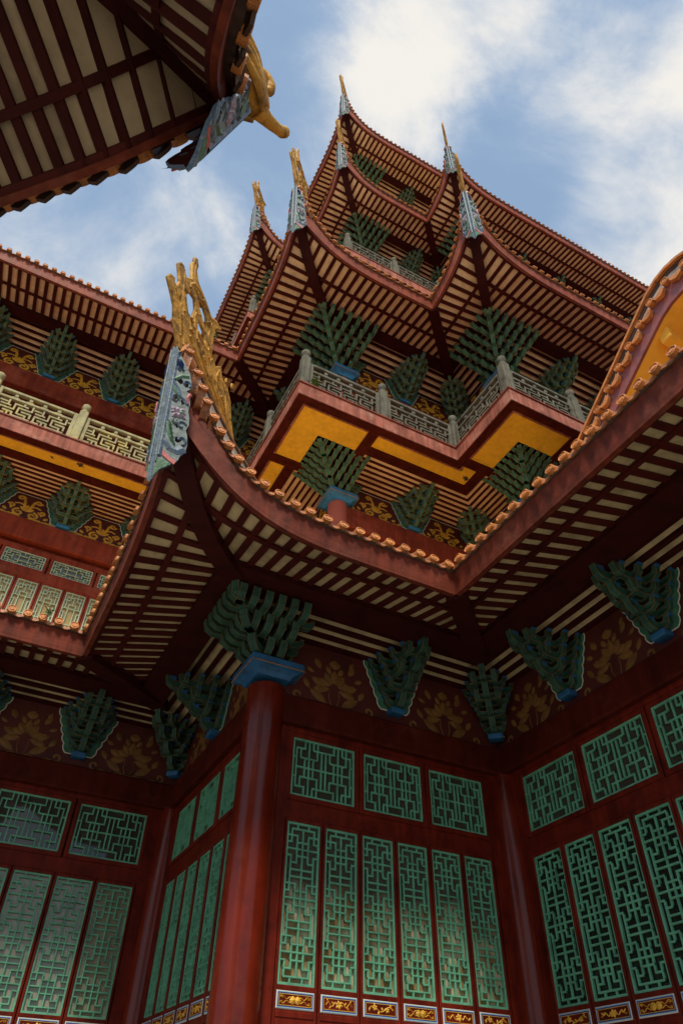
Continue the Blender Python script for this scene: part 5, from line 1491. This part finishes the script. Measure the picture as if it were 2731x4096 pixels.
# solid cores so no light leaks through the storeys
mb = MB()
mb.box(.7, 40, BAY+.7, 40, 1, 25, 'wall'); mb.box(BAY+.7, 40, -17, 39, 1.1, 13.2, 'wall')
mb.build('core', tower)

# ================================================================== camera
cam = bpy.data.cameras.new('camera'); co = bpy.data.objects.new('camera', cam); COL.objects.link(co); SC.camera = co
CF = Vector((0.32791688, 0.6519522, 0.68368768)); CR = Vector((0.88544034, -0.4643982, 0.01815829)); CU = Vector((-0.32934167, -0.59941024, 0.72954879))
mw = Matrix(((CR.x, CU.x, -CF.x, -5.72488788*S), (CR.y, CU.y, -CF.y, -15.49175701*S), (CR.z, CU.z, -CF.z, 3.2*S), (0, 0, 0, 1)))
co.matrix_world = mw
cam.sensor_fit = 'HORIZONTAL'; cam.sensor_width = 36; cam.lens = 36*2751.39/2731; cam.clip_end = 5000; cam.clip_start = .05

# ================================================================== daylight
SUN_EL, SUN_AZ = radians(52), radians(212)          # azimuth measured clockwise from +y
sd = Vector((sin(SUN_AZ)*cos(SUN_EL), cos(SUN_AZ)*cos(SUN_EL), sin(SUN_EL)))
sun = bpy.data.lights.new('sun', 'SUN'); sun.energy = 4.4; sun.angle = radians(10); sun.color = (1.0, .90, .74)
so = bpy.data.objects.new('sun', sun); COL.objects.link(so); so.rotation_euler = sd.to_track_quat('Z', 'Y').to_euler()
w = bpy.data.worlds.new('World'); SC.world = w; w.use_nodes = True
nt = w.node_tree; N = nt.nodes; L = nt.links
bg = N['Background']; bg.inputs['Strength'].default_value = 0.10
sky = N.new('ShaderNodeTexSky'); sky.sky_type = 'NISHITA'; sky.sun_disc = False
sky.sun_elevation = SUN_EL; sky.sun_rotation = SUN_AZ; sky.air_density = 1.0; sky.dust_density = 1.2; sky.ozone_density = 1.6
tc = N.new('ShaderNodeTexCoord')
def math_node(op, a, b=None, c=None, clampit=False):
    n = N.new('ShaderNodeMath'); n.operation = op; n.use_clamp = clampit
    for i, x in enumerate((a, b, c)):
        if x is None: continue
        if isinstance(x, (int, float)): n.inputs[i].default_value = x
        else: L.new(x, n.inputs[i])
    return n.outputs[0]
# clouds: fractal noise on the view direction plus broad cloud banks
mp = N.new('ShaderNodeMapping'); mp.inputs['Rotation'].default_value = (0.3, 0.2, 0.9); mp.inputs['Scale'].default_value = (1.0, 1.35, 1.0)
L.new(tc.outputs['Generated'], mp.inputs['Vector'])
nz = N.new('ShaderNodeTexNoise'); nz.inputs['Scale'].default_value = 3.4; nz.inputs['Detail'].default_value = 9; nz.inputs['Roughness'].default_value = .62; nz.inputs['Distortion'].default_value = .35
L.new(mp.outputs[0], nz.inputs['Vector'])
cov = nz.outputs['Fac']
def lobe(d, width, amt):
    global cov
    v = N.new('ShaderNodeVectorMath'); v.operation = 'DOT_PRODUCT'; L.new(tc.outputs['Generated'], v.inputs[0]); v.inputs[1].default_value = Vector(d).normalized()
    mr = N.new('ShaderNodeMapRange'); mr.interpolation_type = 'SMOOTHSTEP'; mr.inputs['From Min'].default_value = cos(width); mr.inputs['From Max'].default_value = 1.0
    mr.inputs['To Max'].default_value = amt; L.new(v.outputs['Value'], mr.inputs['Value'])
    cov = math_node('ADD', cov, mr.outputs[0])
lobe((0.21, 0.13, 0.969), .21, .21); lobe((0.47, 0.10, 0.88), .23, .24); lobe((-0.16, 0.50, 0.85), .22, .05); lobe((0.12, 0.29, 0.95), .13, .06)
lobe((0.33, 0.19, 0.92), .11, -.19); lobe((0.02, 0.26, 0.965), .13, -.10); lobe((0.003, 0.356, 0.934), .10, -.06); lobe((0.35, 0.03, 0.936), .09, -.10)
lobe((.6, -.5, .6), .9, .15); lobe((-.7, -.6, .4), 1.0, .12)
mr = N.new('ShaderNodeMapRange'); mr.interpolation_type = 'SMOOTHSTEP'; mr.inputs['From Min'].default_value = .40; mr.inputs['From Max'].default_value = .82; L.new(cov, mr.inputs['Value'])
cr = N.new('ShaderNodeValToRGB'); cr.color_ramp.elements[0].position = 0; cr.color_ramp.elements[0].color = (5.0, 6.1, 7.6, 1)
cr.color_ramp.elements[1].position = 1; cr.color_ramp.elements[1].color = (9.1, 8.8, 8.3, 1)
L.new(mr.outputs[0], cr.inputs[0])
mx = N.new('ShaderNodeMix'); mx.data_type = 'RGBA'; L.new(mr.outputs[0], mx.inputs[0])
gain = N.new('ShaderNodeMix'); gain.data_type = 'RGBA'; gain.inputs[0].default_value = .72; L.new(sky.outputs[0], gain.inputs[6]); gain.inputs[7].default_value = (3.5, 5.1, 7.4, 1)
L.new(gain.outputs[2], mx.inputs[6]); L.new(cr.outputs[0], mx.inputs[7])
L.new(mx.outputs[2], bg.inputs['Color'])

SC.view_settings.view_transform = 'Standard'; SC.view_settings.look = 'None'; SC.view_settings.exposure = 0; SC.view_settings.gamma = 1
SC.render.engine = 'CYCLES'; SC.cycles.max_bounces = 8; SC.cycles.diffuse_bounces = 5
SC.render.resolution_x = 682; SC.render.resolution_y = 1024
